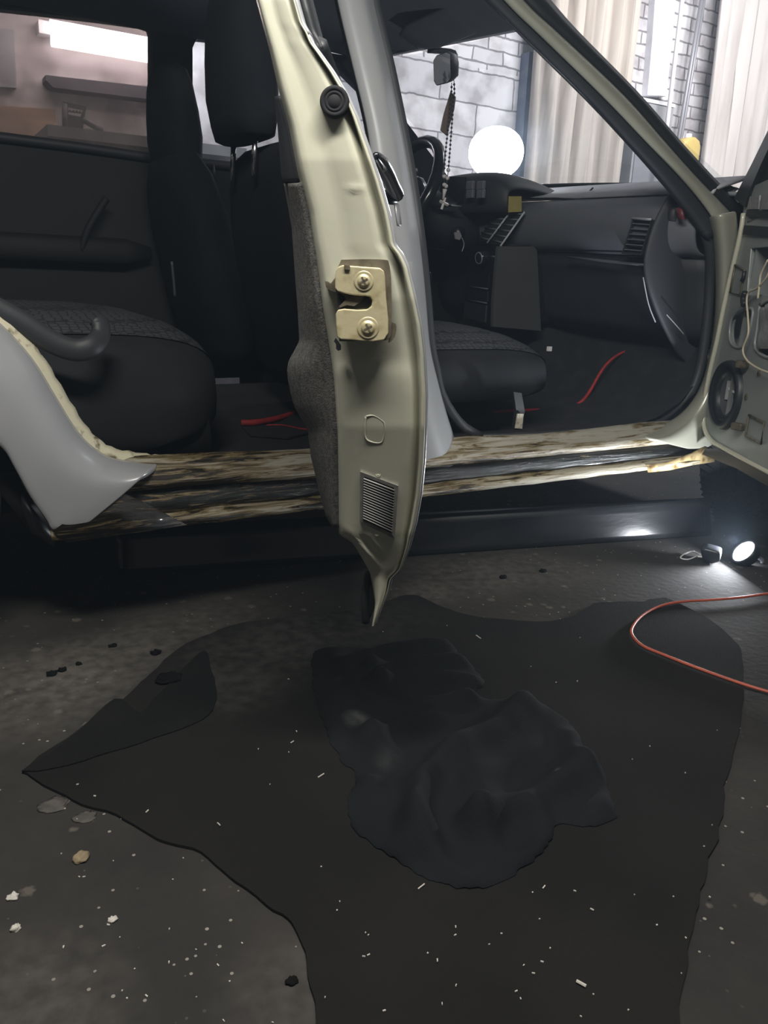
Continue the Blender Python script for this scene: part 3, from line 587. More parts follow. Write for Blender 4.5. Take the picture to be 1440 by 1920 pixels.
# passenger end vent
def vent(corners, xpl, nsl, parent, vdir=0):
    c = [at(*p, 'x', xpl) for p in corners]       # tl, tr, br, bl
    cc = sum(c, Vector())/4
    inner = [p.lerp(cc, .12) for p in c]
    fr = put('vent', prism(c, (.02, 0, 0), [inner]), M['dash_dark'], parent, False)
    bm = bmesh.new()
    for k in range(nsl):
        t = (k+.5)/nsl; a = inner[0].lerp(inner[3], t); b_ = inner[1].lerp(inner[2], t); h = (inner[3]-inner[0])*(.12/nsl*2)
        vs = [bm.verts.new(p) for p in (a, b_, b_+h+Vector((.012, 0, 0)), a+h+Vector((.012, 0, 0)))]; f = bm.faces.new(vs)
    o = put('vent_slats', bm, M['dash'], parent, False); sol(o, .0025)
    put('vent_cavity', prism([p+Vector((.018, 0, 0)) for p in c], (.004, 0, 0)), M['hole'], parent, False)
    put('vent_trim', tube([c[0]+Vector((-.003, 0, 0)), c[1]+Vector((-.003, 0, 0))], .004, 6), M['steel'], parent)
vent([(1187, 410), (1223, 412), (1202, 479), (1165, 476)], .893, 6, da)
# red warning light strip by the pillar
put('airbag_badge', grid([ring(at(1264, 402, 'x', .93)+Vector((0, s_*.012, 0)), X, Z, .016, .018, 3, 14) for s_ in (-1, 1)], True, True), M['dash_dark'], da)
put('red_lamp', prism([at(*p, 'x', .905) for p in [(1266, 390), (1277, 388), (1283, 412), (1270, 410)]], (.006, 0, 0)), mat('dull_red_lens', (.12, .022, .028), .5), da)
# end panel beside the hinge pillar with a pocket crease
rows = []
for px0, py0, px1, py1 in ((1262, 350, 1300, 348), (1240, 385, 1318, 380), (1222, 420, 1335, 430), (1208, 470, 1342, 480), (1203, 500, 1345, 530), (1213, 550, 1345, 600), (1238, 610, 1335, 660), (1268, 665, 1310, 710)):
    rows.append([at(px0+(px1-px0)*k/5, py0+(py1-py0)*k/5, 'y', .15+.03*(1-k/5)) for k in range(6)])
o = put('dash_end_panel', grid(rows), mat('dash_end_plastic', (.036, .038, .046), .6, bump=(S3(420), .15, .001)), da); sol(o, .015); sub(o, 1)
put('end_panel_crease', tube(spl([at(px, py, 'y', .14) for px, py in [(1206, 520), (1216, 570), (1229, 604)]], 4), .0016, 6), M['dash_top'], da)
put('end_panel_crease', tube(spl([at(px, py, 'y', .14) for px, py in [(1250, 590), (1268, 610), (1283, 628)]], 4), .0014, 6), M['dash_top'], da)
# centre stack
YC = .70
cs_ = [(1000, 470), (930, 466), (922, 600), (1010, 604)]
o = part('centre_console', prism([at(*p, 'y', YC) for p in [(1002, 462), (930, 462), (926, 500), (921, 560), (920, 612), (1010, 620)]], (0, -.012, 0)), mat('console_side_plastic', (.06, .062, .062), .6, n=(S3(6), (.05, .052, .053), .4, .7)), smooth=False)
cf1, cf2, cf3, cf4 = at(930, 462, 'y', YC+.004), at(920, 612, 'y', YC+.004), at(868, 600, 'y', .95), at(882, 462, 'y', .95)
put('console_face', prism([cf1, cf2, cf3, cf4], (.25, 0, .02)), M['gloss_black'], o, False)
def cface(u, v, off=-.004):    # u across from the near edge, v down
    return cf1.lerp(cf4, u).lerp(cf2.lerp(cf3, u), v)+Vector((off, 0, 0))
for (u0, v0, u1, v1, nm, mm) in ((.08, .34, .92, .52, 'radio', 'gloss_black'), (.08, .56, .92, .70, 'heater_panel', 'plastic'), (.1, .74, .9, .96, 'ashtray', 'dash_dark')):
    b_ = put(nm, prism([cface(u0, v0), cface(u1, v0), cface(u1, v1), cface(u0, v1)], (-.008, 0, 0)), M[mm], o, False); bev(b_, .002)
for v in (.53, .71): put('console_rib', tube([cface(.08, v, -.012), cface(.92, v, -.012)], .0022, 6), M['dash'], o)
kc = at(912, 482, 'y', .77)
put('heater_knob', lathe([(0, -.03), (.016, -.03), (.02, -.024), (.021, 0)], kc, (1, 0, .15)), M['gloss_black'], o)
put('knob_pointer', lathe([(.0155, -.031), (.0175, -.032), (.0185, -.0295)], kc, (1, 0, .15)), M['steel'], o)
# centre vents above the stack: sloping face with louvres
A1, A2, A3, A4 = at(990, 398, 'y', .70), at(938, 398, 'y', .84), at(897, 450, 'y', .95), at(945, 462, 'y', .72)
vb = put('vent_hood', prism([at(942, 392, 'y', .90), at(1003, 394, 'y', .69), at(1000, 470, 'y', .69), at(948, 464, 'y', .69), at(888, 452, 'y', .98)], (.08, .02, 0)), M['dash'], o, False); bev(vb, .004)
for u0, u1 in ((.03, .46), (.52, .97)):
    q = [A1.lerp(A2, u0), A1.lerp(A2, u1), A4.lerp(A3, u1), A4.lerp(A3, u0)]; q = [p+Vector((-.006, -.002, .002)) for p in q]
    put('vent_cavity', prism(q, (-.004, 0, 0)), M['hole'], o, False)
    bm = bmesh.new()
    for k in range(6):
        t = (k+.5)/6; a, b_ = q[0].lerp(q[3], t), q[1].lerp(q[2], t); tube([a+Vector((-.008, 0, 0)), b_+Vector((-.008, 0, 0))], .0028, 6, bm=bm)
    put('vent_slats', bm, M['dash'], o)
put('vent_trim', tube([A1.lerp(A2, .5)+Vector((-.014, 0, 0)), A4.lerp(A3, .5)+Vector((-.014, 0, 0))], .003, 6), M['dash_top'], o)
put('vent_trim', tube([A1+Vector((-.014, 0, 0)), A4+Vector((-.014, 0, 0))], .003, 6), M['dash_top'], o)
# instrument hood with switch bank
rows = []
for y, s_ in ((.74, .55), (.78, .82), (.86, .97), (.98, 1.0), (1.12, 1.0), (1.28, .95), (1.34, .7)):
    rows.append([Vector((.83+(1-s_)*.12, y, .862)), Vector((.80+(1-s_)*.1, y, .875)), Vector((.80+(1-s_)*.1, y, .87+.095*s_)), Vector((.83+(1-s_)*.06, y, .86+.135*s_)), Vector((.90, y, .86+.147*s_)), Vector((1.0, y, .86+.135*s_)), Vector((1.12, y, .86+.10*s_))])
ih = part('instrument_hood', grid(rows), M['dash_dark']); sol(ih, .012, -1); sub(ih, 2)
for k in range(2):
    for j in range(2):
        b_ = put('switch', box(at(882+20*j, 348+16*k, 'x', .785), (.012, .034, .026)), M['dash'], ih, False); bev(b_, .003)
put('instrument_cluster', prism([at(*p, 'x', .80) for p in [(826, 330), (872, 332), (868, 380), (824, 384)]], (.006, 0, 0)), M['gloss_black'], ih, False)
# steering wheel, column, stalks, key
swc = at(754, 360, 'y', 1.02); swn = Vector((-.90, 0, .43)).normalized()
swu = Vector((.43, 0, .90)); R_ = .175
rimp = [swc+swu*R_*math.sin(a)+Y*R_*math.cos(a) for a in np.linspace(0, 2*math.pi, 49)]
sw = part('steering_wheel', tube(rimp, [.0185+.0012*(i % 2) for i in range(49)], 10, False), M['gloss_black'])
hubp = swc-swn*.035
put('wheel_hub', lathe([(0, .03), (.05, .028), (.068, .016), (.072, 0), (.06, -.02)], hubp, swn), M['gloss_black'], sw)
for a in (-.35, math.pi+.35, -1.57):
    e_ = swc+swu*R_*math.sin(a)+Y*R_*math.cos(a)
    put('spoke', tube([hubp+(e_-hubp)*.3, hubp+(e_-hubp)*.6-swn*.002, e_], [.022, .016, .012], 8), M['gloss_black'], sw)
col_ = part('steering_column', grid([ring(swc-swn*h, Y, swu, r1, r2, 2.6, 20) for h, r1, r2 in ((.04, .05, .05), (.08, .07, .065), (.2, .08, .075), (.3, .07, .06))], True, True), M['dash_dark'])
put('stalk', tube(spl([swc-swn*.12, swc-swn*.1+Vector((-.02, -.10, .0)), at(858, 383, 'y', .88)], 5), .007, 8), M['plastic'], col_)
put('stalk_trim', tube([at(846, 385, 'y', .87), at(865, 387, 'y', .87)], .0025, 6), M['steel'], col_)
kb = at(858, 437, 'y', .90)
put('ignition_lock', lathe([(0, -.02), (.017, -.02), (.019, -.012), (.019, .02)], kb, (.8, .5, .1)), M['plastic'], col_)
put('ignition_key', prism([at(*p, 'y', .875) for p in [(852, 436), (862, 434), (866, 443), (862, 450), (854, 448)]], (0, .004, 0)), M['steel'], col_, False)
put('key_ring', tube(spl([at(866, 446, 'y', .87), at(870, 458, 'y', .87), at(866, 472, 'y', .87)], 5), .0016, 6), M['steel'], col_)
# gear lever, hand brake
gl_ = part('gear_lever', tube(spl([at(812, 600, 'y', .76), at(806, 555, 'y', .76), at(800, 530, 'y', .76)], 4), .009, 8), M['plastic'])
put('lever_knob', lathe([(0, .03), (.016, .027), (.022, .01), (.02, -.01), (.012, -.025)], at(799, 527, 'y', .76), Z), M['gloss_black'], gl_)

# --- rear view mirror
MN = Vector((-.66, -.75, 0)).normalized(); MP = at(829, 128, 'y', .80)
mo = [atp(*p, MP, MN) for p in [(812, 114), (818, 104), (838, 97), (845, 100), (846, 148), (840, 156), (818, 161), (813, 152)]]
mb = [atp(*p, MP-MN*.035, MN) for p in [(819, 112), (828, 103), (848, 98), (858, 103), (861, 118), (860, 142), (850, 152), (828, 157)]]
mm_ = [a.lerp(b_, .55)+(a.lerp(b_, .55)-MP+MN*.02)*.03 for a, b_ in zip(mo, mb)]
rm = part('rear_view_mirror', grid([mo, mm_, mb], True, True), M['plastic']); bev(rm, .002)
mc = sum(mo, Vector())/8
put('mirror_glass', prism([p.lerp(mc, .07)+MN*.0035 for p in mo], -MN*.003), mat('painted_reflection', (.85, .85, .88), .4, .1), rm, False)  # pale coat paints in the bright reflection on the mirror
put('mirror_arm', tube(spl([sum(mb, Vector())/8, sum(mb, Vector())/8+Vector((.012, .0, .035)), HN+(HF-HN)*((.84-HN.y)/(HF.y-HN.y))+Vector((.01, 0, .004))], 5), .008, 8), M['plastic'], rm)

# ------------------------------------------------------------------ rear door, seen on edge
# door axes: s runs from the hinge towards the camera, t across the thickness
AZ = math.atan2(ray(760, 562)[0], ray(760, 562)[1])
DD = np.array([math.sin(AZ), math.cos(AZ), 0]); TT = Vector((math.cos(AZ), -math.sin(AZ), 0)); DV = -Vector(DD)    # DV points at the camera side
HL = 1.36/math.cos(AZ)             # camera to hinge, level distance
def dp(px, py, s):                 # point of the picture ray at door depth s
    d = ray(px, py); return Vector(CAM + d*((HL-s)/(d@DD)))
Lx = [(-400, 350), (-200, 417), (0, 480), (93, 505), (167, 522), (240, 542), (320, 557), (400, 577), (520, 595), (580, 602), (645, 613), (716, 624), (806, 630), (903, 632), (985, 633), (1004, 636), (1016, 660), (1042, 676), (1074, 694), (1110, 700), (1132, 703), (1174, 697)]
Rx = [(-400, 440), (-200, 500), (0, 553), (43, 565), (60, 576), (80, 584), (97, 597), (133, 623), (173, 647), (217, 667), (273, 687), (340, 710), (400, 727), (440, 735), (460, 738), (477, 752), (500, 763), (550, 775), (612, 788), (664, 794), (741, 798), (806, 797), (870, 794), (929, 788), (984, 778), (1032, 765), (1071, 750), (1084, 733), (1110, 727), (1142, 714), (1174, 701)]
S0 = [(-400, .74), (-200, .79), (0, .80), (300, .80), (560, .785), (800, .755), (1000, .715), (1080, .69), (1174, .675)]
def ip(tab, y): return float(np.interp(y, [a for a, _ in tab], [b_ for _, b_ in tab]))
def ips(tab, y): return (ip(tab, y-5)+2*ip(tab, y)+ip(tab, y+5))/4
rd = None
rowsE, rowsO = [], []
PY = list(range(-400, -20, 40))+list(range(-20, 1174, 6))+[1174]
US = [0, .012, .03, .06, .1, .18, .26, .34, .42, .5, .58, .66, .74, .82, .88, .915, .93, .945, .955, .97, .985, 1]
for py in PY:
    xl, xr, s0 = ips(Lx, py), ips(Rx, py), ip(S0, py)
    if py >= 1174: xl, xr = 697, 702
    r_ = []
    pl_ = dp(xl+3, py, s0-.06)
    r_.append(Vector((pl_.x, pl_.y, pl_.z))-DV*(s0-.16))
    r_.append(dp(xl+2.5, py, s0-.05))
    for u in US:
        px = xl+u*(xr-xl)
        ds = -.022*(1-min(1, u/.09))**2
        ds += .006*math.sin(math.pi*u)-.012*max(0, min(1, (u-.86)/.06))*(1 if u < .93 else max(0, 1-(u-.93)/.02))
        if u > .945: ds += .004
        if u > .985: ds -= .003
        # pressed pleats at the lower left corner
        k = math.exp(-((py-1030)/26)**2)*max(0, 1-u/.55)
        if py > 985: ds += .009*k*math.sin((px-630)*.21+(py-1010)*-.17)
        # pressed swage under the latch
        ds += -.010/(1+math.exp((py-690)/9.0))*max(0, 1-abs(u-.4)/.6)*1.0
        # dents
        ds += .003*math.exp(-((px-668)**2+(py-353)**2)/40)
        r_.append(dp(px, py, s0+ds))
    rim = r_[-1]
    rowsE.append(r_)
    rowsO.append([rim-DV*.002, rim-DV*.012+TT*.0015, rim-DV*.03, rim-DV*.25, rim-DV*(s0-.28), rim-DV*(s0-.1)])
rd = part('rear_door', grid(rowsE), M['paint'])
o_ = put('door_skin', grid([r_ for r_, y in zip(rowsO, PY) if y >= 60]), M['paint_out'], rd); sol(o_, .003)
# window frame and pane above the belt
o_ = put('window_frame', grid([[r_[0], r_[1], r_[2]]+[r_[2]-DV*.03] for r_, y in zip(rowsO, PY) if y <= 66]), M['paint_out'], rd); sol(o_, .004)
bt = [p for r_, y in zip(rowsO, PY) if 60 <= y < 66 for p in r_][:6]
gp = []
for r_, y in zip(rowsO, PY):
    if y <= 80:
        b_ = r_[2]; gp.append([b_+TT*.006, b_-DV*.04+TT*.010, b_-DV*.1+TT*.010])
sol(put('window_rubber', grid(gp), M['rubber'], rd), .006)
gp = [[r_[2]-DV*.03+TT*.001, r_[2]-DV*.55+TT*.001] for r_, y in zip(rowsO, PY) if y <= 72]
sol(put('window_pane', grid(gp), M['side_glass'], rd), .004)
bl = [r_ for r_, y in zip(rowsO, PY) if y >= 66][0]
put('belt_moulding', tube([bl[2]+TT*.006, bl[3]+TT*.008, bl[5]+TT*.008], .009, 8), M['rubber'], rd)
# felt lining on the inner side of the door
Cx = [(343, 537), (427, 552), (517, 558), (580, 563), (640, 566), (660, 556), (677, 546), (692, 543), (709, 544), (735, 549), (761, 556), (785, 570), (803, 581), (854, 587), (919, 602), (967, 615), (985, 626), (992, 632)]
rows = []
for py in range(343, 993, 7):
    xl, s0, xc = ips(Lx, py), ip(S0, py), ip(Cx, py)
    r_ = [dp(xl+4, py, s0-.02), dp(xl-1, py, s0-.016), dp(xl-4, py, s0-.022)]
    for t in (.3, .6, .85, 1): r_.append(dp(xl-4+(xc-xl+4)*t, py, s0-.03-.10*t*t))
    q = r_[-1]; r_.append(q-DV*.08+TT*.004); r_.append(q-DV*(s0-.30)+TT*.006)
    rows.append(r_)
o_ = put('door_lining', grid(rows), M['felt'], rd); sol(o_, .006); o_['label'] = 'grey felt lining'
ux = [(180, 520), (240, 526), (330, 533), (345, 537)]
rows = []
for py in range(180, 347, 8):
    xl, s0 = ips(Lx, py), ip(S0, py)
    q = dp(ip(ux, py), py, s0-.09); rows.append([dp(xl+3, py, s0-.03), dp(xl-2, py, s0-.03), q, q-DV*.3])
sol(put('upper_trim', grid(rows), M['dash_dark'], rd), .006)
# plug
def disc(px, py, rpx, prof, mname, name, parent, ds=.0, ref=None):
    s0 = ip(S0, ref or py)+ds; c = dp(px, py, s0); k = (HL-s0)/FPX
    return put(name, lathe([(r*k*rpx, h) for r, h in prof], c, DV, 32), M[mname], parent)
disc(627, 190, 25, [(0, .0012), (.40, .0013), (.44, .0006), (.46, .0006), (.50, .0013), (.64, .0013), (.67, .0006), (.69, .0006), (.72, .0015), (.95, .0013), (1, .0002), (1, -.01)], 'plug', 'rubber_plug', rd, .007)
# latch: recess plate, C shaped plate with a slot, claw, screws
def dpoly(pts, ds): return [dp(x, y, ip(S0, 560)+ds) for x, y in pts]
fr_ = spl2([(640, 487), (680, 486), (722, 487), (729, 493), (733, 520), (734, 560), (734, 600), (733, 628), (726, 638)], 3)+[(636, 640), (634, 500)]
lt = put('latch_recess', prism(dpoly(fr_, .0085), -DV*.008), M['zinc_dark'], rd, False)
pl_ = [(634, 500), (642, 497), (680, 500), (712, 502), (720, 508), (722, 520), (724, 560), (728, 600), (728, 625), (720, 638), (700, 641), (680, 640), (660, 638), (640, 637), (632, 632), (630, 610), (629, 590), (633, 581), (645, 579), (670, 581), (688, 580), (696, 574), (698, 564), (694, 557), (685, 555), (665, 554), (648, 551), (633, 547), (628, 540), (628, 520), (630, 507)]
lp = put('latch_plate', prism(dpoly(pl_, .016), -DV*.018), M['zinc'], rd, False); bev(lp, .0022, 3, 30)
put('latch_claw', prism(dpoly([(633, 547), (650, 553), (668, 556), (684, 554), (676, 566), (664, 574), (650, 572), (637, 577), (636, 574), (648, 562), (646, 556)], .012), -DV*.006), M['zinc_dark'], rd, False)
put('latch_claw', prism(dpoly([(609, 527), (614, 528), (620, 532), (629, 520), (630, 548), (620, 545), (611, 539)], .008), -DV*.008), M['zinc_dark'], rd, False)
put('latch_slot', prism(dpoly([(632, 550), (690, 557), (695, 566), (690, 577), (632, 580)], .009), -DV*.003), M['hole'], rd, False)
for cx_, cy_, rr_ in ((682, 527, 17), (690, 615, 19)):
    b_ = disc(cx_, cy_, rr_, [(0, .0022), (.40, .0024), (.60, .0018), (.66, .0006), (.78, .0001), (.92, .0008), (1.05, .0)], 'zinc', 'latch_screw', rd, .0165, 560)
    c = dp(cx_, cy_, ip(S0, 560)+.0186); bm = bmesh.new(); rt = Matrix((TT, Vector((0, 0, 1)), DV)).transposed()
    r45 = rt @ Matrix.Rotation(.5, 3, 'Z')
    addbox(bm, c, (.0085, .0019, .0010), r45); addbox(bm, c, (.0019, .0085, .0010), r45); put('screw_cross', bm, M['zinc_dark'], rd, False)
b_ = put('latch_notch', prism(dpoly([(645, 497), (656, 498), (656, 506), (645, 505)], .018), -DV*.003), M['zinc_dark'], rd, False)
put('keyhole', prism(dpoly([(629, 634), (634, 640), (639, 648), (639, 656), (634, 658), (630, 654), (630, 645), (626, 640)], .0), -DV*.003), M['hole'], rd, False)
put('latch_shadow', prism(dpoly(spl2([(733, 604), (742, 608), (743, 620), (739, 634), (731, 642), (728, 642)], 3), .006), -DV*.006), M['zinc_dark'], rd, False)  # dark plate built in place of the shadow beside the latch
# pressed square
sq = [dp(x, y, ip(S0, y)+.0050) for x, y in spl2([(686, 781), (700, 779), (716, 788), (721, 797), (719, 822), (712, 830), (695, 828), (685, 820), (684, 800), (686, 781)], 4)]
put('pressed_square', tube(sq, .0013, 6), M['paint'], rd)
# drain grille
S_ = ip(S0, 945)
GC = [(678, 888), (744, 913), (738, 1006), (677, 977)]
def gp_(u, v, ds):
    a = np.array(GC[0])*(1-u)+np.array(GC[1])*u; b_ = np.array(GC[3])*(1-u)+np.array(GC[2])*u; c = a*(1-v)+b_*v
    return dp(c[0], c[1], ip(S0, c[1])+ds)
put('grille_backing', prism([gp_(0, 0, .0068), gp_(1, 0, .0068), gp_(1, 1, .0068), gp_(0, 1, .0068)], -DV*.01), M['hole'], rd, False)
go = [gp_(-.04, -.03, .0082), gp_(1.04, -.03, .0082), gp_(1.04, 1.03, .0082), gp_(-.04, 1.03, .0082)]
gi = [gp_(.07, .04, .0082), gp_(.93, .04, .0082), gp_(.93, .96, .0082), gp_(.07, .96, .0082)]
gr_ = put('vent_grille', prism(go, -DV*.008, [gi]), M['grille'], rd, False); gr_['label'] = 'grey slatted vent grille'
bm = bmesh.new()
for k in range(16):
    v = .06+.88*(k+.5)/16; tube([gp_(.06, v, .0084), gp_(.94, v, .0084)], .0009, 6, bm=bm)
bm2 = bm; put('grille_slats', bm2, mat('pale_grille_slat', (.3, .29, .27), .5), rd)
for x, y in ((709, 890), (707, 1001)): disc(x, y, 5, [(0, .0006), (.3, .0006), (.5, .0), (.8, .0006), (1, 0), (1, -.004)], 'paint', 'grille_screw', rd, .0058)
# handle on the outer skin
hp_ = [dp(704, 291, .745), dp(712, 303, .72), dp(725, 326, .67), dp(736, 350, .62), dp(744, 365, .585)]
hd = put('door_handle', tube(spl(hp_, 5), [.003+.0055*min(1, i/6) for i in range(21)], 10, ry=None), M['gloss_black'], rd)
put('handle_foot', tube([hp_[-1], hp_[-1]-TT*.03+DV*.004], .012, 10), M['gloss_black'], rd)
put('key_lock', prism([dp(*p, .60) for p in [(738, 380), (742, 382), (747, 420), (744, 424)]], -DV*.004+TT*.004), M['paint_out'], rd)
# lower seal
put('lower_seal', tube(spl([dp(686, 1166, .655), dp(684, 1120, .66), dp(690, 1080, .62), dp(692, 1078, .45)], 5), .0055, 8), M['rubber_grey'], rd)
put('lower_skin', prism([dp(694, 1076, .65), dp(702, 1110, .655), dp(703, 1140, .66), dp(690, 1168, .655), dp(682, 1166, .64), dp(690, 1110, .63)], -DV*.25), M['rubber_grey'], rd, False)
# check strap / hinges at the pillar
for zz in (.42, .66): put('door_hinge', box(Vector((.028, .02, zz)), (.02, .04, .05)), M['paint_out'], rd, False)

# ------------------------------------------------------------------ front door, inner side towards us
FH = Vector((.953, -.057, 0)); FD = Vector((-.507, -.862, 0)).normalized(); FN = Vector((-FD.y*-1, 0, 0))
FN = Vector((-.862, .507, 0)).normalized()
def fp(px, py, off=0): return atp(px, py, FH+FN*off, FN)
def fsz(s, z, off=0): return FH+FD*s+FN*off+Z*z
ol_ = [(1394, 400), (1388, 440), (1374, 500), (1358, 570), (1344, 640), (1330, 700), (1321, 750), (1319, 790), (1324, 812), (1336, 828), (1352, 838), (1395, 862), (1440, 886), (1480, 905)]
outer = [fp(*p) for p in spl2(ol_, 3)]
zt_ = fp(1394, 400).z
outer = outer+[fsz(.9, fp(1480, 905).z), fsz(.95, .5), fsz(.95, zt_), fsz(.5, zt_)]
hA = [fp(*p) for p in spl2([(1408, 466), (1430, 464), (1470, 462), (1490, 470), (1492, 540), (1470, 553), (1430, 552), (1404, 552), (1402, 530), (1405, 500), (1408, 466)], 3)[:-1]]
hB = [fp(*p) for p in spl2([(1404, 578), (1412, 582), (1408, 610), (1400, 640), (1388, 652), (1372, 645), (1368, 625), (1372, 598), (1386, 582), (1404, 578)], 3)[:-1]]
hC = [fp(*p) for p in spl2([(1425, 572), (1450, 560), (1500, 560), (1505, 660), (1450, 672), (1417, 655), (1420, 615), (1425, 572)], 3)[:-1]]
spc = fp(1364, 741); sr = .083
hD = [spc+(FD*math.cos(a)+Z*math.sin(a))*sr*.68 for a in np.linspace(0, 2*math.pi, 33)[:-1]]
fd = part('front_door', prism(outer, -FN*.012, [hA, hB, hC, hD]), M['door_shell'], smooth=False); bev(fd, .004, 2, 40)
fd['label'] = 'front door with its lining removed'
# raised rims round the openings and along the panel edge
bm = bmesh.new()
for h in (hB, hC): tube(h+[h[0]], .004, 6, bm=bm)
put('pressed_rims', bm, M['door_shell'], fd)
put('panel_edge', tube([fp(*p, .004) for p in spl2(ol_, 3)], .006, 8), M['paint'], fd)
put('door_cavity', prism([fsz(.03, .3, -.05), fsz(.9, .3, -.05), fsz(.9, zt_, -.05), fsz(.06, zt_, -.05)], -FN*.004), M['hole'], fd, False)
put('door_skin', prism([fsz(-.01, .24, -.085), fsz(.95, .24, -.085), fsz(.95, zt_+.03, -.07), fsz(.02, zt_+.03, -.07)], -FN*.006), M['paint_out'], fd, False)
put('hinge_edge', prism([fsz(.0, .3, -.005), fsz(.0, .3, -.085), fsz(.02, zt_, -.085), fsz(.035, zt_, -.005)], FD*.006), M['door_shell'], fd, False)
# padding seen through the opening
rows = [[fp(1422+k*14+3*math.sin(j), 575+j*16, .004+.006*math.sin(j*1.7+k)) for k in range(6)] for j in range(6)]
o_ = put('foil_padding', grid(rows), M['foil'], fd); sol(o_, .01); sub(o_, 2)
# speaker
spk = put('speaker', lathe([(0, -.02), (.26*sr, -.022), (.30*sr, -.024)], spc, FN), M['speaker_cone'], fd)
spk2 = put('speaker_surround', lathe([(.62*sr, -.004), (.66*sr, .004), (.74*sr, .010), (.82*sr, .006), (.86*sr, .014), (1.0*sr, .014), (1.04*sr, .006), (1.06*sr, -.01)], spc, FN, 40), M['rubber'], fd)
put('speaker_cone', lathe([(.64*sr, -.002), (.3*sr, -.028), (.28*sr, -.03)], spc, FN, 40), M['speaker_cone'], fd)
put('dust_cap', lathe([(0, -.016), (.12*sr, -.017), (.22*sr, -.021), (.29*sr, -.03)], spc, FN, 30), M['gloss_black'], fd)
put('speaker_logo', prism([fp(*p, -.012) for p in [(1366, 726), (1382, 736), (1381, 740), (1366, 731)]], FN*.001), M['white_pole'], fd, False)
for p in ((1392, 683), (1384, 800)):
    b_ = put('speaker_bracket', box(fp(*p, .012), (.02, .03, .018)), M['zinc_dark'], fd, False); bev(b_, .004)
# small pressed frames
for pts in ([(1378, 497), (1396, 506), (1388, 553), (1369, 549)], [(1404, 778), (1433, 792), (1427, 832), (1398, 817)]):
    put('pressed_frame', tube([fp(*p, .003) for p in pts+pts[:1]], .0026, 6), M['zinc_dark'], fd)
put('clip', tube([fp(1396, 508, .006), fp(1394, 520, .006), fp(1391, 527, .006)], .005, 6), M['rubber'], fd)
# wires
wr = [fp(*p, .02) for p in [(1440, 487), (1427, 514), (1424, 535), (1421, 560)]]
put('wire', tube(spl(wr, 5), .0025, 6), M['wire'], fd)
wr = [fp(*p, .02) for p in [(1446, 500), (1436, 522), (1420, 540), (1404, 548), (1400, 565), (1402, 590), (1403, 625), (1393, 655), (1400, 675), (1420, 690), (1445, 700)]]
put('wire', tube(spl(wr, 5), .0025, 6), M['wire'], fd)
put('wire_grommet', tube(spl([fp(*p, .018) for p in [(1396, 572), (1394, 560), (1398, 548)]], 4), .008, 8), M['rubber'], fd)
for p in ((1424, 700), (1400, 744), (1426, 632)): put('clip_hole', lathe([(0, .003), (.006, .003), (.008, 0)], fp(*p), FN, 14), M['zinc_dark'], fd)
# bottom rubber
put('lower_seal', prism([fp(*p, .01) for p in [(1322, 842), (1345, 840), (1395, 866), (1440, 890), (1600, 962), (1600, 990), (1440, 912), (1380, 878), (1316, 852)]], -FN*.06), M['rubber'], fd, False)
# belt area and window frame above, with mirror triangle
put('belt_panel', prism([fp(1391, 425), fp(1396, 385), fp(1406, 352), fsz(.95, .98), fsz(.95, .93), fsz(.5, .90)], -FN*.03), M['door_shell'], fd, False)
put('belt_rubber', prism([fp(1398, 405, .006), fp(1400, 393, .006), fp(1480, 400, .006), fp(1480, 412, .006)], -FN*.01), M['rubber'], fd, False)
put('belt_rubber', prism([fp(1392, 440, .006), fp(1395, 422, .006), fp(1480, 428, .006), fp(1480, 446, .006)], -FN*.01), M['rubber'], fd, False)
for pts in ([(1400, 392), (1406, 368), (1424, 366), (1421, 392)], [(1426, 392), (1429, 366), (1480, 364), (1480, 394)]):
    put('belt_clip', prism([fp(*p, .006) for p in pts], -FN*.004), M['foil'], fd, False)
put('window_frame', prism([fp(*p, .008) for p in [(1376, 372), (1396, 388), (1406, 356), (1428, 305), (1445, 270), (1470, 215), (1470, 180), (1440, 244), (1408, 310)]], -FN*.03), M['rubber'], fd, False)
put('mirror_sail', prism([fp(*p, -.004) for p in [(1402, 366), (1426, 306), (1446, 268), (1480, 210), (1480, 350)]], -FN*.01), M['plastic'], fd, False)
put('door_hinge', box(fsz(-.01, .42, -.02)+Vector((.02, 0, 0)), (.05, .03, .06)), M['paint_out'], fd, False)
put('door_hinge', lathe([(0, -.03), (.016, -.03), (.016, .03), (0, .03)], fp(1325, 675, -.02), Z, 14), M['rubber'], fd)

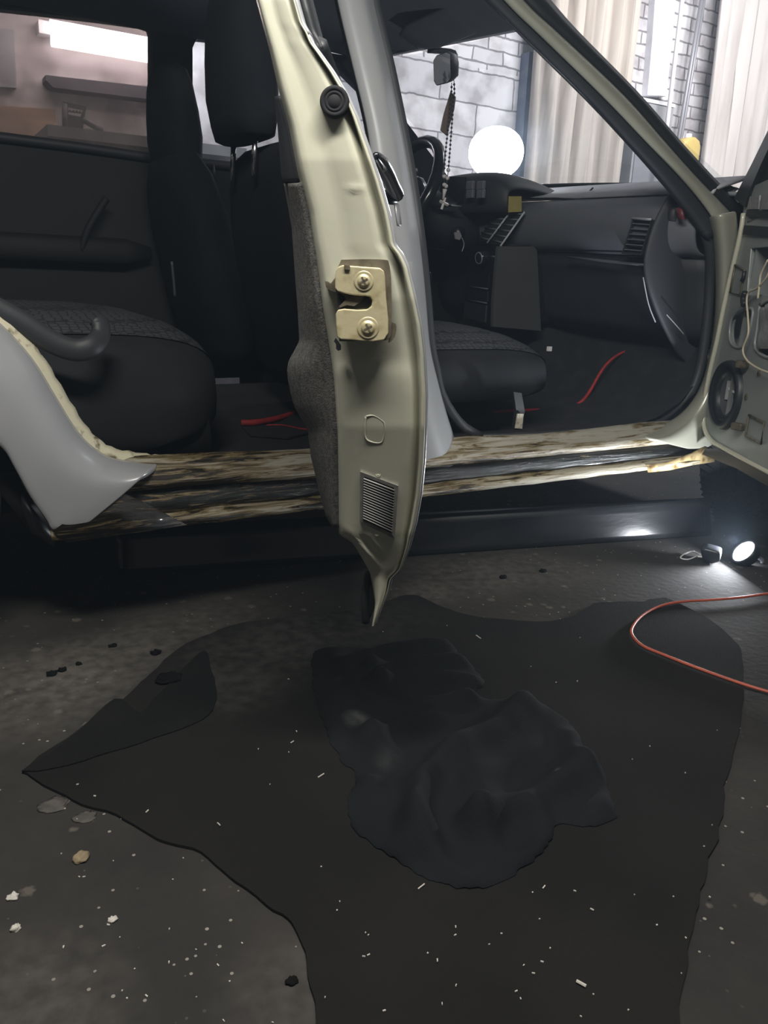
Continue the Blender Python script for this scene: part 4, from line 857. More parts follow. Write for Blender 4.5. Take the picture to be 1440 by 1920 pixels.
# ------------------------------------------------------------------ wheels
def wheel(c, turn, tread=True):
    ax = Vector((math.sin(turn), -math.cos(turn), 0)); R0, W = .288, .088
    t_ = part('wheel', lathe([(.165, -W*.8), (.185, -W), (.235, -W*1.03), (.268, -W*.98), (.281, -W*.84), (.2865, -W*.6), (.288, -W*.3), (.2825, -W*.28), (.2825, -W*.2), (.288, -W*.18), (.288, W*.18), (.2825, W*.2), (.2825, W*.28), (.288, W*.3), (.2865, W*.6), (.281, W*.84), (.268, W*.98), (.235, W*1.03), (.185, W), (.165, W*.8)], c, ax, 72), M['tyre'])
    put('rim', lathe([(.0, .05), (.05, .055), (.07, .04), (.12, .03), (.15, .05), (.168, .075), (.172, .07), (.165, .0), (.16, -.07)], c, ax, 40), M['rim'], t_)
    bm = bmesh.new(); a = ax.orthogonal().normalized(); b_ = ax.cross(a)
    for k in range(60):
        th = 2*math.pi*k/60; rd_ = a*math.cos(th)+b_*math.sin(th); tg = ax.cross(rd_)
        for w0, sk in ((-.062, .5), (.0, -.4), (.062, .5)):
            mt = Matrix((ax, tg, rd_)).transposed()
            addbox(bm, Vector(c)+rd_*.2885+ax*w0+tg*.0, (.036 if w0 else .022, .018, .006), mt @ Matrix.Rotation(sk, 3, 'Z'))
    if tread:
        me_ = t_.data; bm.from_mesh(me_); bm.to_mesh(me_)
        for p in me_.polygons: p.use_smooth = len(p.vertices) == 4 and p.area > .0009
    bm.free(); return t_
wheel((-.99, .16, .288), 0, False)
wheel((1.385, .14, .288), .42)

# loose black weather strip hanging into the rear opening
ls = [at(px, py, 'y', .10) for px, py in [(-80, 540), (-20, 572), (40, 605), (95, 640), (140, 656), (172, 650)]]+[at(188, 632, 'y', .12), at(189, 610, 'y', .13), at(182, 600, 'y', .135)]
part('loose_door_seal', tube(spl(ls, 5), .013, 10, ry=.02), M['rubber_grey'])
# trim scrap behind the rear seat base
o_ = part('trim_panel', prism([at(*p, 'y', .2) for p in [(240, 842), (262, 822), (310, 812), (320, 848)]], (0, .01, 0)), M['carpet'])
part('seat_gleam', tube(spl([at(322, 490, 'y', .45), at(326, 530, 'y', .45), at(328, 556, 'y', .45)], 4), .0035, 6), M['rubber_grey'])  # grey strip built in place of a gleam beside the seat

# ------------------------------------------------------------------ loose things inside the car
def zone(px, py, z): return at(px, py, 'z', z)
# floor mats with red piping
fm = thing('car_floor_mat', 'black ribbed car mat edged in red before the front passenger seat', 'floor mat', (.75, .4, .29), 'car floor mats')
pts = [zone(888, 792, .285), zone(900, 782, .285), zone(985, 768, .288), zone(1065, 764, .29)]
edge = spl(pts, 4)+spl([Vector((.83, .40, .298)), Vector((.93, .50, .335)), Vector((1.02, .62, .42)), Vector((1.07, .62, .54)), Vector((1.08, .58, .56))], 4)
E1 = [zone(*p, .292) for p in [(885, 795), (890, 783), (925, 774), (985, 770)]]
E1 += [zone(1050, 767, .292)]+[at(*p, 'y', .40) for p in [(1085, 757), (1105, 735), (1122, 705), (1140, 680), (1165, 662), (1200, 650)]]
mp_ = E1[:5]+[zone(1090, 790, .285), zone(900, 803, .285)]
o_ = put('mat_sheet', prism(mp_, (0, 0, -.006)), mat('grey_rubber_mat', (.02, .02, .021), .8, bump=(S3(260), .9, .003)), fm, False)
put('red_piping', tube(spl(E1, 4), [.007-.0035*i/40 for i in range(41)], 8), M['red'], fm)
rm_ = thing('car_floor_mat', 'black car mat edged in red on the floor ahead of the rear seat', 'floor mat', (0, .5, .28), 'car floor mats')
E2 = [zone(*p, .292) for p in [(452, 793), (480, 792), (515, 786), (548, 776), (575, 768), (600, 760)]]
put('mat_sheet', prism([p-Vector((0, 0, .008)) for p in E2]+[zone(620, 800, .284), zone(540, 820, .284), zone(470, 815, .284)], (0, 0, -.004)), M['carpet'], rm_, False)
put('red_piping', tube(spl(E2, 4), .008, 8), M['red'], rm_)
E3 = [zone(*p, .285) for p in [(500, 797), (530, 797), (560, 803), (585, 806)]]
put('thin_piping', tube(spl(E3, 4), .002, 6), M['red'], rm_)
# belt strap with a tag
st = thing('seat_belt_end', 'short black belt strap with cream tag standing on the front sill', 'strap', at(972, 806, 'y', .10))
put('strap', prism([at(*p, 'y', .12) for p in [(963, 735), (978, 737), (984, 770), (980, 806), (963, 806), (968, 770)]], (0, .008, 0)), M['rubber'], st, False)
put('tag', prism([at(*p, 'y', .112) for p in [(971, 776), (982, 776), (979, 804), (967, 803)]], (0, .004, 0)), M['tag'], st, False)
# small clip glint by the passenger seat
tag(put('plastic_clip', box(at(1030, 654, 'y', .32), (.012, .008, .012)), M['white_pole'], None, False), 'tiny white plastic clip in the dark by the front passenger seat', 'clip')
# yellow card on the centre vent
yc = put('sticky_note', prism([at(*p, 'y', .71) for p in [(954, 368), (978, 368), (978, 397), (953, 398)]], (.003, .006, 0)), M['yellow_card'], None, False)
tag(yc, 'small yellow paper card standing on the centre dash vent', 'card')
# wooden pendant and rosary hanging from the mirror
pn_ = put('wooden_pendant', prism([at(*p, 'y', .77) for p in [(845, 171), (855, 182), (852, 205), (838, 254), (826, 243), (832, 214)]], (.004, .008, 0)), M['wood_pendant'], None, False)
tag(pn_, 'flat brown wooden pendant hanging below the rear-view mirror', 'pendant')
ro = thing('rosary', 'rosary with dark and pale beads and white cross hanging from mirror', 'rosary', at(846, 155, 'y', .775))
RY = .765
sA = spl([at(*p, 'y', RY) for p in [(851, 150), (852, 175), (849, 210), (846, 250), (843, 290), (840, 325), (836, 352)]], 6)
sB = spl([at(*p, 'y', RY) for p in [(847, 155), (846, 180), (843, 220), (838, 260), (835, 290), (833, 320), (833, 350)]], 6)
put('string', tube(sA+sB[::-1], .0011, 6), M['bead_dark'], ro)
def walk(path, step):
    out = []; acc = 0
    for a, b_ in zip(path, path[1:]):
        L_ = (b_-a).length; d = step-acc
        while d < L_: out.append(a.lerp(b_, d/L_)); d += step
        acc = (acc+L_) % step
    return out
nb = 0
bead_me = {}
for big in (0, 1):
    bm = bmesh.new(); bmesh.ops.create_icosphere(bm, subdivisions=2, radius=.0062 if big else .0036); me = bpy.data.meshes.new('bead'); bm.to_mesh(me); bm.free(); bead_me[big] = me
bead_me[0].materials.append(M['bead_dark']); bead_me[1].materials.append(M['bead_pale'])
for me in bead_me.values():
    for p in me.polygons: p.use_smooth = True
for path in (sA, sB):
    for p in walk(path, .0115):
        big = 1 if (p.z < at(838, 318, 'y', RY).z and nb % 2 == 0) else 0
        if p.z < at(838, 318, 'y', RY).z and not big: nb += 1; continue
        b_ = bpy.data.objects.new('bead', bead_me[big]); COL.objects.link(b_); b_.location = p-ro.location; b_.parent = ro; nb += 1
c0 = at(834, 355, 'y', RY); c1 = at(831, 374, 'y', RY)
put('drop_bead', tube([c0, c0.lerp(c1, .4), c1], [.007, .005, .003], 8), M['bead_pale'], ro)
bm = bmesh.new(); q0, q1 = at(835, 371, 'y', RY), at(828, 393, 'y', RY); q2, q3 = at(825, 377, 'y', RY), at(840, 384, 'y', RY)
tube([q0, q1], .0045, 4, bm=bm); tube([q2, q3], .0045, 4, bm=bm); put('cross', bm, M['bead_pale'], ro, False)

# ------------------------------------------------------------------ on the garage floor
def fl0(px, py, z=0.0): return at(px, py, 'z', z)
def ragged(px_pts, k, amp, freq, z=0):
    pts = [fl0(*p, z) for p in px_pts]; pts = spl(pts+[pts[0]], k)[:-1]; out = []
    for i, p in enumerate(pts):
        n_ = noise.noise(Vector((p.x*freq, p.y*freq, 3)))+.5*noise.noise(Vector((p.x*freq*3, p.y*freq*3, 8)))
        c = Vector((noise.noise(Vector((p.x*freq, p.y*freq, 11))), n_, 0)); out.append(p+c*amp)
    return out
matp = [(35, 1450), (150, 1372), (235, 1310), (275, 1275), (330, 1222), (385, 1195), (450, 1172), (540, 1160), (640, 1150), (710, 1135), (775, 1118), (830, 1142), (900, 1160), (1000, 1168), (1070, 1160), (1100, 1142), (1130, 1132), (1200, 1132), (1222, 1126), (1260, 1128), (1330, 1165), (1380, 1208), (1392, 1250), (1392, 1330), (1370, 1440), (1352, 1530), (1340, 1585), (1320, 1660), (1300, 1730), (1284, 1830), (1272, 1930), (1262, 1990), (600, 1990), (592, 1930), (578, 1850), (572, 1790), (545, 1735), (500, 1700), (445, 1660), (375, 1602), (300, 1576), (215, 1535), (120, 1495)]
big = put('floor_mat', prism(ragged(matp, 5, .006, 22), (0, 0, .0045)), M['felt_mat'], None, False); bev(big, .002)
def dust_and_light_spots(m, spots, col):
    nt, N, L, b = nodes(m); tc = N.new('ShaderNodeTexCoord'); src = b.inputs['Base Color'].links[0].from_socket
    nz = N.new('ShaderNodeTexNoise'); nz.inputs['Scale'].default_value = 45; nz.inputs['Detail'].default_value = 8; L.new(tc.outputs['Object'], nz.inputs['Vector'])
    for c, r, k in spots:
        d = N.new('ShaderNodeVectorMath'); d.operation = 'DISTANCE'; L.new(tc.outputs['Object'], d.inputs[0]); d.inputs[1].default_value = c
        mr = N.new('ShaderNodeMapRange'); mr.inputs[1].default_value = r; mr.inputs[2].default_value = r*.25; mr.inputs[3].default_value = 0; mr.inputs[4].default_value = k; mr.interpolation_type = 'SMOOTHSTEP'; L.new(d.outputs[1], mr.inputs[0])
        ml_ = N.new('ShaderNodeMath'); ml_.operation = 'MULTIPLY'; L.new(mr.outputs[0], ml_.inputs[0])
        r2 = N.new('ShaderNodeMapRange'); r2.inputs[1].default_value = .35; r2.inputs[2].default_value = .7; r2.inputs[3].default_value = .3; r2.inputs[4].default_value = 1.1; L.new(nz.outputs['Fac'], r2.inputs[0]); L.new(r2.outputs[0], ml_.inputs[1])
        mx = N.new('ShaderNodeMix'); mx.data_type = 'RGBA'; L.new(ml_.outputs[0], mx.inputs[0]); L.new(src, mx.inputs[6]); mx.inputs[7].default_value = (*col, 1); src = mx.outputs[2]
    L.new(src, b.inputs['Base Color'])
dust_and_light_spots(M['floor'], [(fl0(60, 1290), .22, .55), (fl0(190, 1240), .17, .6), (fl0(320, 1185), .16, .5), (fl0(430, 1150), .14, .35), (fl0(860, 1080), .2, .5), (fl0(990, 1065), .2, .45), (fl0(790, 1112), .1, .6), (fl0(30, 1900), .14, .35), (fl0(560, 1860), .10, .3)], (.13, .12, .105))  # lit bands of floor painted into the concrete colour as pale spots
dust_and_light_spots(M['felt_mat'], [(fl0(470, 1230), .2, .55), (fl0(430, 1300), .12, .4), (fl0(640, 1160), .25, .45), (fl0(560, 1200), .15, .4)], (.065, .063, .058))
tag(big, 'large black felt mat with ragged edge lying on the concrete floor', 'mat')
fl2 = [(40, 1447), (130, 1388), (215, 1312), (262, 1336), (300, 1300), (348, 1250), (384, 1222), (398, 1262), (406, 1310), (380, 1350), (290, 1385), (180, 1420), (90, 1445)]
flap = put('felt_scrap', prism(ragged(fl2, 4, .003, 20, .0048), (0, 0, .0025)), M['felt_mat2'], None, False); bev(flap, .001)
tag(flap, 'thin black felt scrap with a pointed tip on the left corner of the large mat', 'felt scrap')

# crumpled black cloth: a height field with folds
cl = [(578, 1225), (600, 1222), (690, 1218), (712, 1214), (790, 1206), (846, 1213), (875, 1240), (905, 1268), (912, 1290), (895, 1310), (985, 1318), (1045, 1335), (1085, 1380), (1098, 1420), (1130, 1445), (1150, 1500), (1164, 1545), (1105, 1560), (1050, 1558), (1036, 1590), (985, 1640), (900, 1678), (800, 1662), (720, 1612), (655, 1560), (648, 1500), (660, 1466), (612, 1392), (584, 1300)]
cpoly = [fl0(*p) for p in cl]; cpoly = spl(cpoly+[cpoly[0]], 3)[:-1]
cxy = np.array([(p.x, p.y) for p in cpoly])
def sdist(x, y):
    a = cxy; b_ = np.roll(cxy, -1, 0); p = np.array([x, y]); ab = b_-a; t = np.clip(((p-a)*ab).sum(1)/(ab**2).sum(1), 0, 1)
    d = np.sqrt((((a+ab*t[:, None])-p)**2).sum(1)).min()
    ins = (((a[:, 1] > y) != (b_[:, 1] > y)) & (x < (b_[:, 0]-a[:, 0])*(y-a[:, 1])/(b_[:, 1]-a[:, 1]+1e-12)+a[:, 0])).sum() % 2
    return d if ins else -d
folds = [ # ridge polylines (picture points on the floor), height, width
 ([(985, 1325), (930, 1380), (860, 1420), (800, 1460), (770, 1540), (760, 1610)], .034, .020), ([(800, 1475), (785, 1530), (800, 1590), (830, 1640)], .026, .016),
 ([(690, 1240), (780, 1222), (850, 1215)], .022, .014), ([(690, 1262), (790, 1255), (870, 1250)], .022, .013), ([(700, 1290), (790, 1290), (890, 1290)], .02, .013), ([(690, 1250), (720, 1300), (790, 1330), (880, 1320)], .024, .016),
 ([(700, 1400), (760, 1370), (840, 1345)], .02, .018), ([(870, 1440), (890, 1500), (880, 1560), (820, 1580)], .022, .034), ([(1090, 1400), (1085, 1450), (1040, 1490), (950, 1530), (890, 1560)], .03, .022),
 ([(670, 1480), (730, 1500), (760, 1480)], .018, .014), ([(660, 1560), (720, 1610)], .018, .015), ([(1010, 1540), (1030, 1580), (980, 1630)], .026, .02), ([(900, 1560), (920, 1600), (880, 1660)], .022, .02), ([(1120, 1450), (1140, 1500), (1100, 1540)], .02, .018),
 ([(620, 1240), (640, 1330), (690, 1420)], .012, .03), ([(690, 1400), (740, 1440), (700, 1480)], .016, .02)]
fseg = []
for pts, h, wd in folds:
    q = spl([fl0(*p) for p in pts], 4); fseg.append((np.array([(p.x, p.y) for p in q]), h, wd))
x0, y0 = cxy.min(0)-.01; x1, y1 = cxy.max(0)+.01; st_ = .0065
nx, ny = int((x1-x0)/st_), int((y1-y0)/st_)
bm = bmesh.new(); vm = {}
for i in range(nx):
    for j in range(ny):
        x, y = x0+i*st_, y0+j*st_; d = sdist(x, y)
        d += .006*noise.noise(Vector((x*25, y*25, 2)))
        if d < 0: continue
        e_ = min(1, d/.03); e_ = math.sin(e_*math.pi/2)
        h = .012+.010*noise.noise(Vector((x*9, y*9, 5)))+.006*noise.noise(Vector((x*22, y*22, 9)))
        for q, fh, fw in fseg:
            a, b_ = q[:-1], q[1:]; ab = b_-a; p = np.array([x, y]); t = np.clip(((p-a)*ab).sum(1)/(ab**2).sum(1), 0, 1)
            dd = np.sqrt((((a+ab*t[:, None])-p)**2).sum(1)).min()
            h += fh*math.exp(-(dd/fw)**2)-.35*fh*math.exp(-((dd-2*fw)/fw)**2)
        vm[i, j] = bm.verts.new((x, y, .0065+max(.002, h*.72)*e_))
for (i, j) in list(vm):
    if all(k in vm for k in ((i+1, j), (i, j+1), (i+1, j+1))): bm.faces.new((vm[i, j], vm[i+1, j], vm[i+1, j+1], vm[i, j+1]))
for v in [v for v in bm.verts if not v.link_faces]: bm.verts.remove(v)
g = bmesh.ops.extrude_edge_only(bm, edges=[e for e in bm.edges if e.is_boundary])
for v in g['geom']:
    if isinstance(v, bmesh.types.BMVert): v.co.z = .0050
bmesh.ops.recalc_face_normals(bm, faces=bm.faces)
clo = put('crumpled_jacket', bm, M['cloth']); sm = clo.modifiers.new('s', 'SMOOTH'); sm.iterations = 6; sm.factor = .5
dust_and_light_spots(M['cloth'], [(fl0(672, 1345, .02), .03, .5), (fl0(730, 1410, .03), .035, .15), (fl0(1042, 1438, .03), .008, .5)], (.12, .12, .115))
tag(clo, 'crumpled black cloth garment heaped on the large felt mat', 'cloth')

# long black plastic sill cover lying under the car edge
sA_ = [(196, 1052), (500, 1018), (800, 985), (1100, 962), (1338, 956)]
sB_ = [(222, 1082), (500, 1068), (800, 1042), (1100, 1018), (1330, 1004)]
n_ = 40; rows = []
b0, b1 = fl0(222, 1080), fl0(1330, 1004)
dl = (b1-b0).normalized(); nr = Vector((dl.y, -dl.x, 0)); nr = nr if nr.y < 0 else -nr
for i in range(n_+1):
    p = b0.lerp(b1, i/n_); wv = .002*noise.noise(Vector((i*.4, 0, 0)))
    rows.append([p+nr*(-.045)+Z*(.09+wv), p+nr*(-.03)+Z*(.098+wv), p+nr*(-.02)+Z*(.088), p+nr*(-.017)+Z*.072, p+nr*(-.008)+Z*.045, p+nr*(.0)+Z*.018, p+nr*.004+Z*.007, p+nr*(-.004)+Z*.002])
sc = put('sill_cover', grid(rows), M['tar_strip']); sol(sc, .004, 1)
tag(sc, 'long black plastic sill cover lying on the floor under the open doors', 'sill cover')

# work light on the floor with its cord
wl = thing('work_light', 'small lit LED work light lying on the floor by the front wheel', 'work light', fl0(1388, 1062))
lc = fl0(1392, 1058)+Z*.032
hs = [(1312, 1030), (1322, 1027), (1340, 1032), (1352, 1036), (1350, 1054), (1335, 1058), (1318, 1053)]
q_ = fl0(1335, 1060); vdir = Vector((lc.x-CAM[0], lc.y-CAM[1], 0)).normalized()
hb = [atp(*p, q_, vdir) for p in hs]
b_ = put('housing', prism([Vector((p.x, p.y, max(p.z, .002))) for p in hb], vdir*.05), M['plastic'], wl); bev(b_, .006)
lamp_dir = Vector((-.70, .30, .62)).normalized()
put('reflector', lathe([(.012, -.035), (.03, -.02), (.036, .0), (.036, .006), (.031, .006), (.03, .001)], lc, lamp_dir, 28), M['plastic'], wl)
put('lens', lathe([(0, .012), (.018, .010), (.028, .005), (.03, .0)], lc, lamp_dir, 28), M['lamp_glow'], wl)
put('stand', tube(spl([lc+Vector((.03, -.01, -.012)), lc+Vector((.045, -.02, -.02)), Vector((lc.x+.05, lc.y-.02, .004))], 4), .005, 8), M['steel'], wl)
put('cord', tube(spl([fl0(1314, 1040, .02), fl0(1300, 1034, .012), fl0(1285, 1038, .005), fl0(1276, 1046, .003), fl0(1290, 1049, .003), fl0(1306, 1043, .004)], 5), .0018, 6), M['white_pole'], wl)
pl_l = bpy.data.lights.new('work_light_beam', 'AREA'); pl_l.shape = 'DISK'; pl_l.size = .05; pl_l.energy = 6; pl_l.color = (.9, .94, 1)
po = bpy.data.objects.new('work_light_beam', pl_l); COL.objects.link(po); po.location = lc+lamp_dir*.016
po.rotation_euler = lamp_dir.to_track_quat('-Z', 'Y').to_euler()

# orange extension cord
oc = [(1520, 1104), (1440, 1113), (1390, 1120), (1330, 1125), (1280, 1128), (1240, 1136), (1205, 1154), (1186, 1176), (1186, 1192), (1205, 1211), (1245, 1228), (1290, 1246), (1350, 1268), (1400, 1285), (1440, 1297), (1520, 1320)]
tag(put('extension_cord', tube(spl([fl0(*p, .0080) for p in oc], 4), .0030, 8), M['cord']), 'thin orange cable looping over the right of the mat', 'cable')

# debris
bm = bmesh.new(); rng = random.Random(3)
def chip(bm, p, l, wd, a):
    rt = Matrix.Rotation(a, 3, 'Z') @ Matrix.Rotation(rng.uniform(-.3, .3), 3, 'Y'); addbox(bm, p, (l, wd, .0012), rt)
mxy = [(p[0], p[1]) for p in matp]
for k in range(150):
    px, py = rng.uniform(80, 1360), rng.uniform(1170, 1915)
    p = fl0(px, py, .0058)
    if sdist(p.x, p.y) > -.02: continue
    if (px < 480 and 1190 < py < 1470) or (px > 1150 and 1090 < py < 1330): continue
    inm = px > 600 or py < 1500
    if not inm: p.z = .0012
    l = rng.choice((.0012, .0015, .002, .003)); chip(bm, p, l, rng.uniform(.0008, .0014), rng.uniform(0, 3.1))
for px, py, l, a in ((897, 1194, .012, 1.9), (548, 1391, .006, .3), (556, 1371, .004, 1.4), (410, 1545, .009, 1.6), (602, 1454, .010, .1), (790, 1662, .010, .2), (820, 1800, .004, 1), (1020, 1663, .005, .3), (1110, 1705, .004, 2), (276, 1521, .005, .6), (705, 1455, .004, 1.1)):
    chip(bm, fl0(px, py, .0065), l, .0013, a)
d_ = put('debris_flakes', bm, M['flake'], None, False); tag(d_, 'tiny pale flakes and crumbs strewn over the black mat and floor', 'debris', None, 'stuff')
tag(put('wood_splinter', tube([fl0(1081, 1839, .007), fl0(1099, 1849, .007)], .0016, 6), M['flake'], None, False), 'pale wood splinter on the lower right of the black mat', 'splinter')
def lump(name, px, py, r, h, m, label, cat, grp=None, z0=0.0):
    grp = {'mud_lump': 'mud lumps on the floor', 'pebble': 'stones and grit on the concrete'}.get(name)
    bm = bmesh.new(); bmesh.ops.create_icosphere(bm, subdivisions=3, radius=1); c = fl0(px, py, z0)
    for v in bm.verts:
        k = 1+.5*noise.noise(v.co*1.7+Vector((px, py, 0)))+.25*noise.noise(v.co*4+Vector((px, py, 7))); v.co = Vector((c.x+v.co.x*r*k, c.y+v.co.y*r*.8*k, z0+max(0, v.co.z*.8+.35)*h*k))
    return tag(put(name, bm, m), label, cat, grp)
M['mud'] = mat('black_mud', (.005, .005, .005), .9, spec=.1); M['tan_stone'] = mat('tan_stone', (.24, .19, .11), .8, n=(S3(90), (.15, .115, .07), .4, .7)); M['pale_stone'] = mat('pale_stone', (.085, .077, .066), .85, n=(S3(70), (.05, .046, .041), .4, .7))
lump('mud_lump', 97, 1265, .008, .006, M['mud'], 'small black mud lump on floor, nearest the left edge', 'mud')
lump('mud_lump', 117, 1258, .007, .006, M['mud'], 'small black mud lump just right of the leftmost lump', 'mud')
lump('mud_lump', 148, 1246, .005, .004, M['mud'], 'smallest black mud lump in the row left of the mat', 'mud')
lump('mud_lump', 292, 1226, .009, .006, M['mud'], 'black mud lump above the pointed felt scrap', 'mud')
lump('mud_lump', 212, 1212, .007, .004, M['mud'], 'thin black mud smear in the lit floor band', 'mud')
lump('mud_lump', 1018, 1072, .009, .006, M['mud'], 'black mud lump on floor in front of the sill cover', 'mud')
lump('mud_lump', 943, 1084, .009, .006, M['mud'], 'black mud crumb on floor midway along the sill cover', 'mud')
lump('oily_rag', 315, 1272, .020, .006, M['mud'], 'black oily clot lying at the tip of the felt scrap', 'clot', None, .0075)
lump('pebble', 152, 1612, .009, .007, M['tan_stone'], 'tan pebble on concrete at lower left', 'pebble')
lump('pebble', 103, 1508, .018, .0018, M['pale_stone'], 'broad flat pale stone by the left corner of the mat', 'pebble')
lump('pebble', 160, 1532, .013, .0015, M['pale_stone'], 'flat pale stone along the left mat edge, second from corner', 'pebble')
lump('pebble', 30, 1743, .005, .005, M['flake'], 'white pebble at the far lower left of floor', 'pebble')
lump('pebble', 24, 1684, .006, .004, M['flake'], 'pale grit piece near the left frame edge', 'pebble')
lump('pebble', 210, 1727, .0045, .004, M['flake'], 'single white grain on concrete below the tan pebble', 'pebble')
lump('dark_bug', 547, 1842, .006, .004, M['mud'], 'small black bit on concrete beside the lower mat edge', 'crumb')

# ------------------------------------------------------------------ background by the back wall
# fluorescent lamp on the wall
tl = thing('tube_lamp', 'glowing fluorescent tube lamp high on the back wall at left', 'lamp', (.35, WY-.1, 1.85))
ta, tb = at(95, 62, 'y', WY-.12), at(320, 88, 'y', WY-.12); tb.z = ta.z+.0
put('lamp_body', box(((ta.x+tb.x)/2, WY-.05, ta.z+.03), (tb.x-ta.x+.1, .08, .06)), M['white_pole'], tl, False)
for dz in (-.035, .035): put('tube', tube([ta+Z*dz, tb+Z*dz], .028, 12), M['tube'], tl)
# flood lamp behind the bonnet
flo = thing('flood_lamp', 'glaring white flood lamp on a stand beyond the windscreen', 'flood lamp', (at(930, 290, 'y', 3.1).x, 3.1, 0))
fc = at(930, 286, 'y', 3.1)
tocam = (Vector(CAM)-fc).normalized(); rt_ = Vector((tocam.y*-1, tocam.x, 0)).normalized()*-1; upv = tocam.cross(rt_); upv = upv if upv.z > 0 else -upv
put('housing', grid([ring(fc-tocam*h, rt_, upv, a, b_, 2.1, 28) for h, a, b_ in ((.0, .172, .152), (.03, .172, .152), (.08, .13, .11))], True, True), M['plastic'], flo)
put('lamp_face', grid([ring(fc+tocam*h, rt_, upv, a, b_, 2.1, 28) for h, a, b_ in ((.002, .175, .155), (.012, .16, .14))], True, True), M['flood'], flo)
put('stand_pole', tube([Vector((fc.x, fc.y+.05, 0.03)), Vector((fc.x, fc.y+.05, fc.z-.1))], .018, 10), M['steel'], flo)
for a in (0, 2.1, 4.2): put('leg', tube([Vector((fc.x, fc.y+.05, .3)), Vector((fc.x+.3*math.cos(a), fc.y+.05+.3*math.sin(a), .01))], .012, 8), M['steel'], flo)
# blue post
pb = at(994, 250, 'y', WY-.09)
tag(put('blue_post', bev_ := box((pb.x, WY-.045, 1.1), (.13, .09, 2.2)), M['blue'], None, False), 'blue-grey painted post on the back wall beside the curtain', 'post')
# hanging tarps
def curtain(name, x0, x1, y, z0, z1, n, amp, m, seed, label):
    rows = []; N_ = n*10
    for k in range(2):
        pass
    for j in range(13):
        t = j/12; z = z0+(z1-z0)*t; r_ = []
        for i in range(N_+1):
            u = i/N_; x = x0+(x1-x0)*u+.03*noise.noise(Vector((u*3, t*2, seed)))
            ph = u*n*2*math.pi+1.5*noise.noise(Vector((u*5, t*.8, seed+3)))*2
            r_.append((x, y+amp*math.sin(ph)*(.6+.5*noise.noise(Vector((u*4, 0, seed+6))))+.4*amp*math.sin(ph*2.3+t), z))
        rows.append(r_)
    o_ = put(name, grid(rows), m); sol(o_, .006)
    o_['label'] = label; o_['category'] = 'curtain'; o_['group'] = 'hanging tarps'; return o_
c1a, c1b = at(1006, 200, 'y', 3.42), at(1198, 100, 'y', 3.42)
curtain('hanging_tarp', c1a.x-.03, c1b.x-.09, 3.40, .02, 3.25, 5, .085, M['curtain'], 1, 'beige hanging tarp seen through the windscreen, beside the blue post')
c2a = at(1328, 200, 'y', 3.40)
curtain('hanging_tarp', c2a.x, c2a.x+.85, 3.40, .02, 3.25, 4, .085, M['curtain_pale'], 5, 'pale hanging tarp at the upper right beside the pipes')
# white plaster jamb, cabinet, pole and pipes between the tarps
jb = [at(*p, 'y', WY-.06) for p in [(1232, -60), (1272, -60), (1262, 60), (1250, 180), (1214, 178), (1224, 60)]]
tag(put('plaster_jamb', prism(jb, (0, .06, 0)), M['white_plaster'], None, False), 'smooth white plaster strip between the brick and the beige tarp', 'plaster strip')
cb = [at(*p, 'y', WY-.24) for p in [(1199, 181), (1266, 190), (1255, 350), (1185, 350)]]
zt2 = cb[0].z
cab = thing('cabinet', 'low grey cabinet with white top between the two tarps', 'cabinet', (cb[0].x+.2, WY-.2, 0))
wx = cb[1].x-cb[0].x
put('cabinet_body', box((cb[0].x+wx/2, WY-.12, (zt2-.03)/2), (wx, .23, zt2-.03)), M['grey_board'], cab, False)
put('cabinet_top', box((cb[0].x+wx/2, WY-.12, zt2-.012), (wx+.02, .235, .024)), M['white_pole'], cab, False)
put('cabinet_door', box((cb[0].x+wx*.35, WY-.24, zt2*.5), (wx*.6, .012, zt2*.9)), M['steel'], cab, False)
def pole(name, p0, p1, r, m, y, label, cat):
    a, b_ = at(*p0, 'y', y), at(*p1, 'y', y); d = (b_-a); k = (a.z-.0)/(a.z-b_.z); e_ = a+d*k; s_ = a-d*((3.25-a.z)/(a.z-b_.z))
    return tag(put(name, tube([e_, a.lerp(b_, .5), s_], r, 10), m), label, cat, 'pipes on the brick wall' if cat == 'pipe' else None)
pole('white_pole', (1278, 10), (1250, 240), .016, M['white_pole'], 3.26, 'thin white pole leaning in front of the brick wall', 'pole')
pole('steel_pipe', (1314, 10), (1272, 262), .016, M['steel'], 3.48, 'grey steel pipe on the brick wall, left of a pair', 'pipe')
pole('steel_pipe', (1319, 10), (1277, 262), .012, M['steel'], 3.50, 'thinner grey steel pipe just right of its twin', 'pipe')
yb = at(1288, 275, 'y', 3.3)
ycn = thing('yellow_canister', 'yellow plastic canister below the brick wall beside the pale tarp', 'canister', (yb.x, yb.y, 0))
put('canister_body', grid([ring((yb.x, yb.y, z), X, Y, a, .06, 4, 20) for z, a in ((yb.z-.16, .10), (yb.z-.14, .11), (yb.z+.0, .11), (yb.z+.04, .09), (yb.z+.06, .03))], True, True), mat('yellow_plastic', (.62, .47, .16), .5), ycn)
put('cap', lathe([(0, .03), (.025, .03), (.028, 0)], (yb.x, yb.y, yb.z+.06), Z, 16), M['white_pole'], ycn)
sh_ = thing('wall_stand', 'grey shelf stand under the yellow canister', 'stand', (yb.x, yb.y, 0))
put('shelf', box((yb.x, yb.y, yb.z-.175), (.3, .2, .03)), M['grey_board'], sh_, False)
for s_ in (-1, 1):
    for q in (-1, 1): put('leg', box((yb.x+s_*.13, yb.y+q*.08, (yb.z-.19)/2), (.03, .03, yb.z-.19)), M['grey_board'], sh_, False)
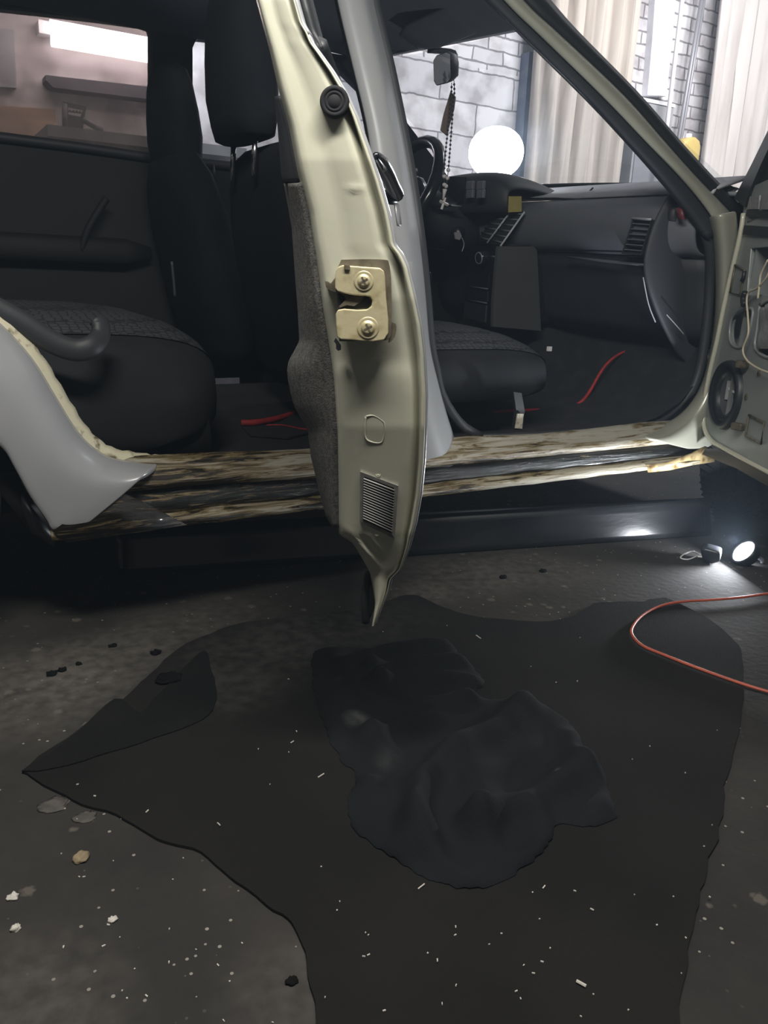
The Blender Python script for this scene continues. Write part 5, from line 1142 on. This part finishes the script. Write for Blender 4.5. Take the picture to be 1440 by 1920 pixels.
# left background: notice board, dark beam, tan panel, frame with sign
nb_ = [at(*p, 'y', WY-.03) for p in [(-60, 45), (26, 56), (31, 165), (-60, 158)]]
tag(put('notice_board', prism(nb_, (0, .03, 0)), M['grey_board'], None, False), 'pale grey framed board on the wall at far left', 'board')
bb = [at(*p, 'y', WY-.12) for p in [(86, 140), (98, 142), (330, 168), (330, 192), (100, 164), (86, 150)]]
tag(put('wall_beam', prism(bb, (0, .12, 0)), M['beam'], None, False), 'dark grey beam running along the back wall behind the headrest', 'beam')
tp = [at(*p, 'y', WY-.04) for p in [(-150, 188), (104, 205), (104, 330), (-150, 330)]]
tag(put('wall_panel', prism(tp, (0, .04, 0)), M['tan_panel'], None, False), 'tan wooden panel low on the wall at far left', 'panel')
tp = [at(*p, 'y', WY-.5) for p in [(106, 236), (330, 262), (330, 400), (106, 400)]]
wbz = tp[0].z
wb = thing('workbench', 'grey workbench along the back wall seen through rear side window', 'workbench', (tp[0].x+.3, WY-.3, 0))
put('bench_top', box((tp[0].x+.45, WY-.3, wbz-.03), (1.0, .5, .05)), M['grey_board'], wb, False)
put('bench_side', box((tp[0].x+.45, WY-.3, wbz*.5-.05), (.94, .46, wbz-.1)), M['beam'], wb, False)
sg = thing('sign_stand', 'small dark framed white sign on the workbench', 'sign', (at(142, 225, 'y', WY-.2).x, WY-.2, wbz))
SY = WY-.2
sf = [at(*p, 'y', SY) for p in [(118, 190), (162, 200), (160, 213), (155, 244), (124, 240)]]
si = [at(*p, 'y', SY) for p in [(126, 200), (157, 206), (151, 219), (127, 214)]]
put('sign_frame', prism(sf, (0, .02, 0), [si]), M['dark_wood'], sg, False)
put('sign_paper', prism([p+Vector((0, .006, 0)) for p in si], (0, .006, 0)), M['white_paper'], sg, False)
for k_, (xa, xb_) in enumerate(((129, 134), (136, 140), (142, 146), (148, 152))):
    put('lettering', tube([at(xa, 210+k_*.8, 'y', SY-.002), at(xa+2, 205+k_*.8, 'y', SY-.002), at(xb_, 211+k_*.8, 'y', SY-.002)], .004, 5), M['dark_wood'], sg)
put('prop', tube([at(155, 224, 'y', SY), at(192, 246, 'y', SY)], .016, 6), M['dark_wood'], sg)
put('sign_post', tube([at(122, 195, 'y', SY+.01), Vector((at(122, 240, 'y', SY).x, SY+.01, wbz))], .016, 6), M['dark_wood'], sg)
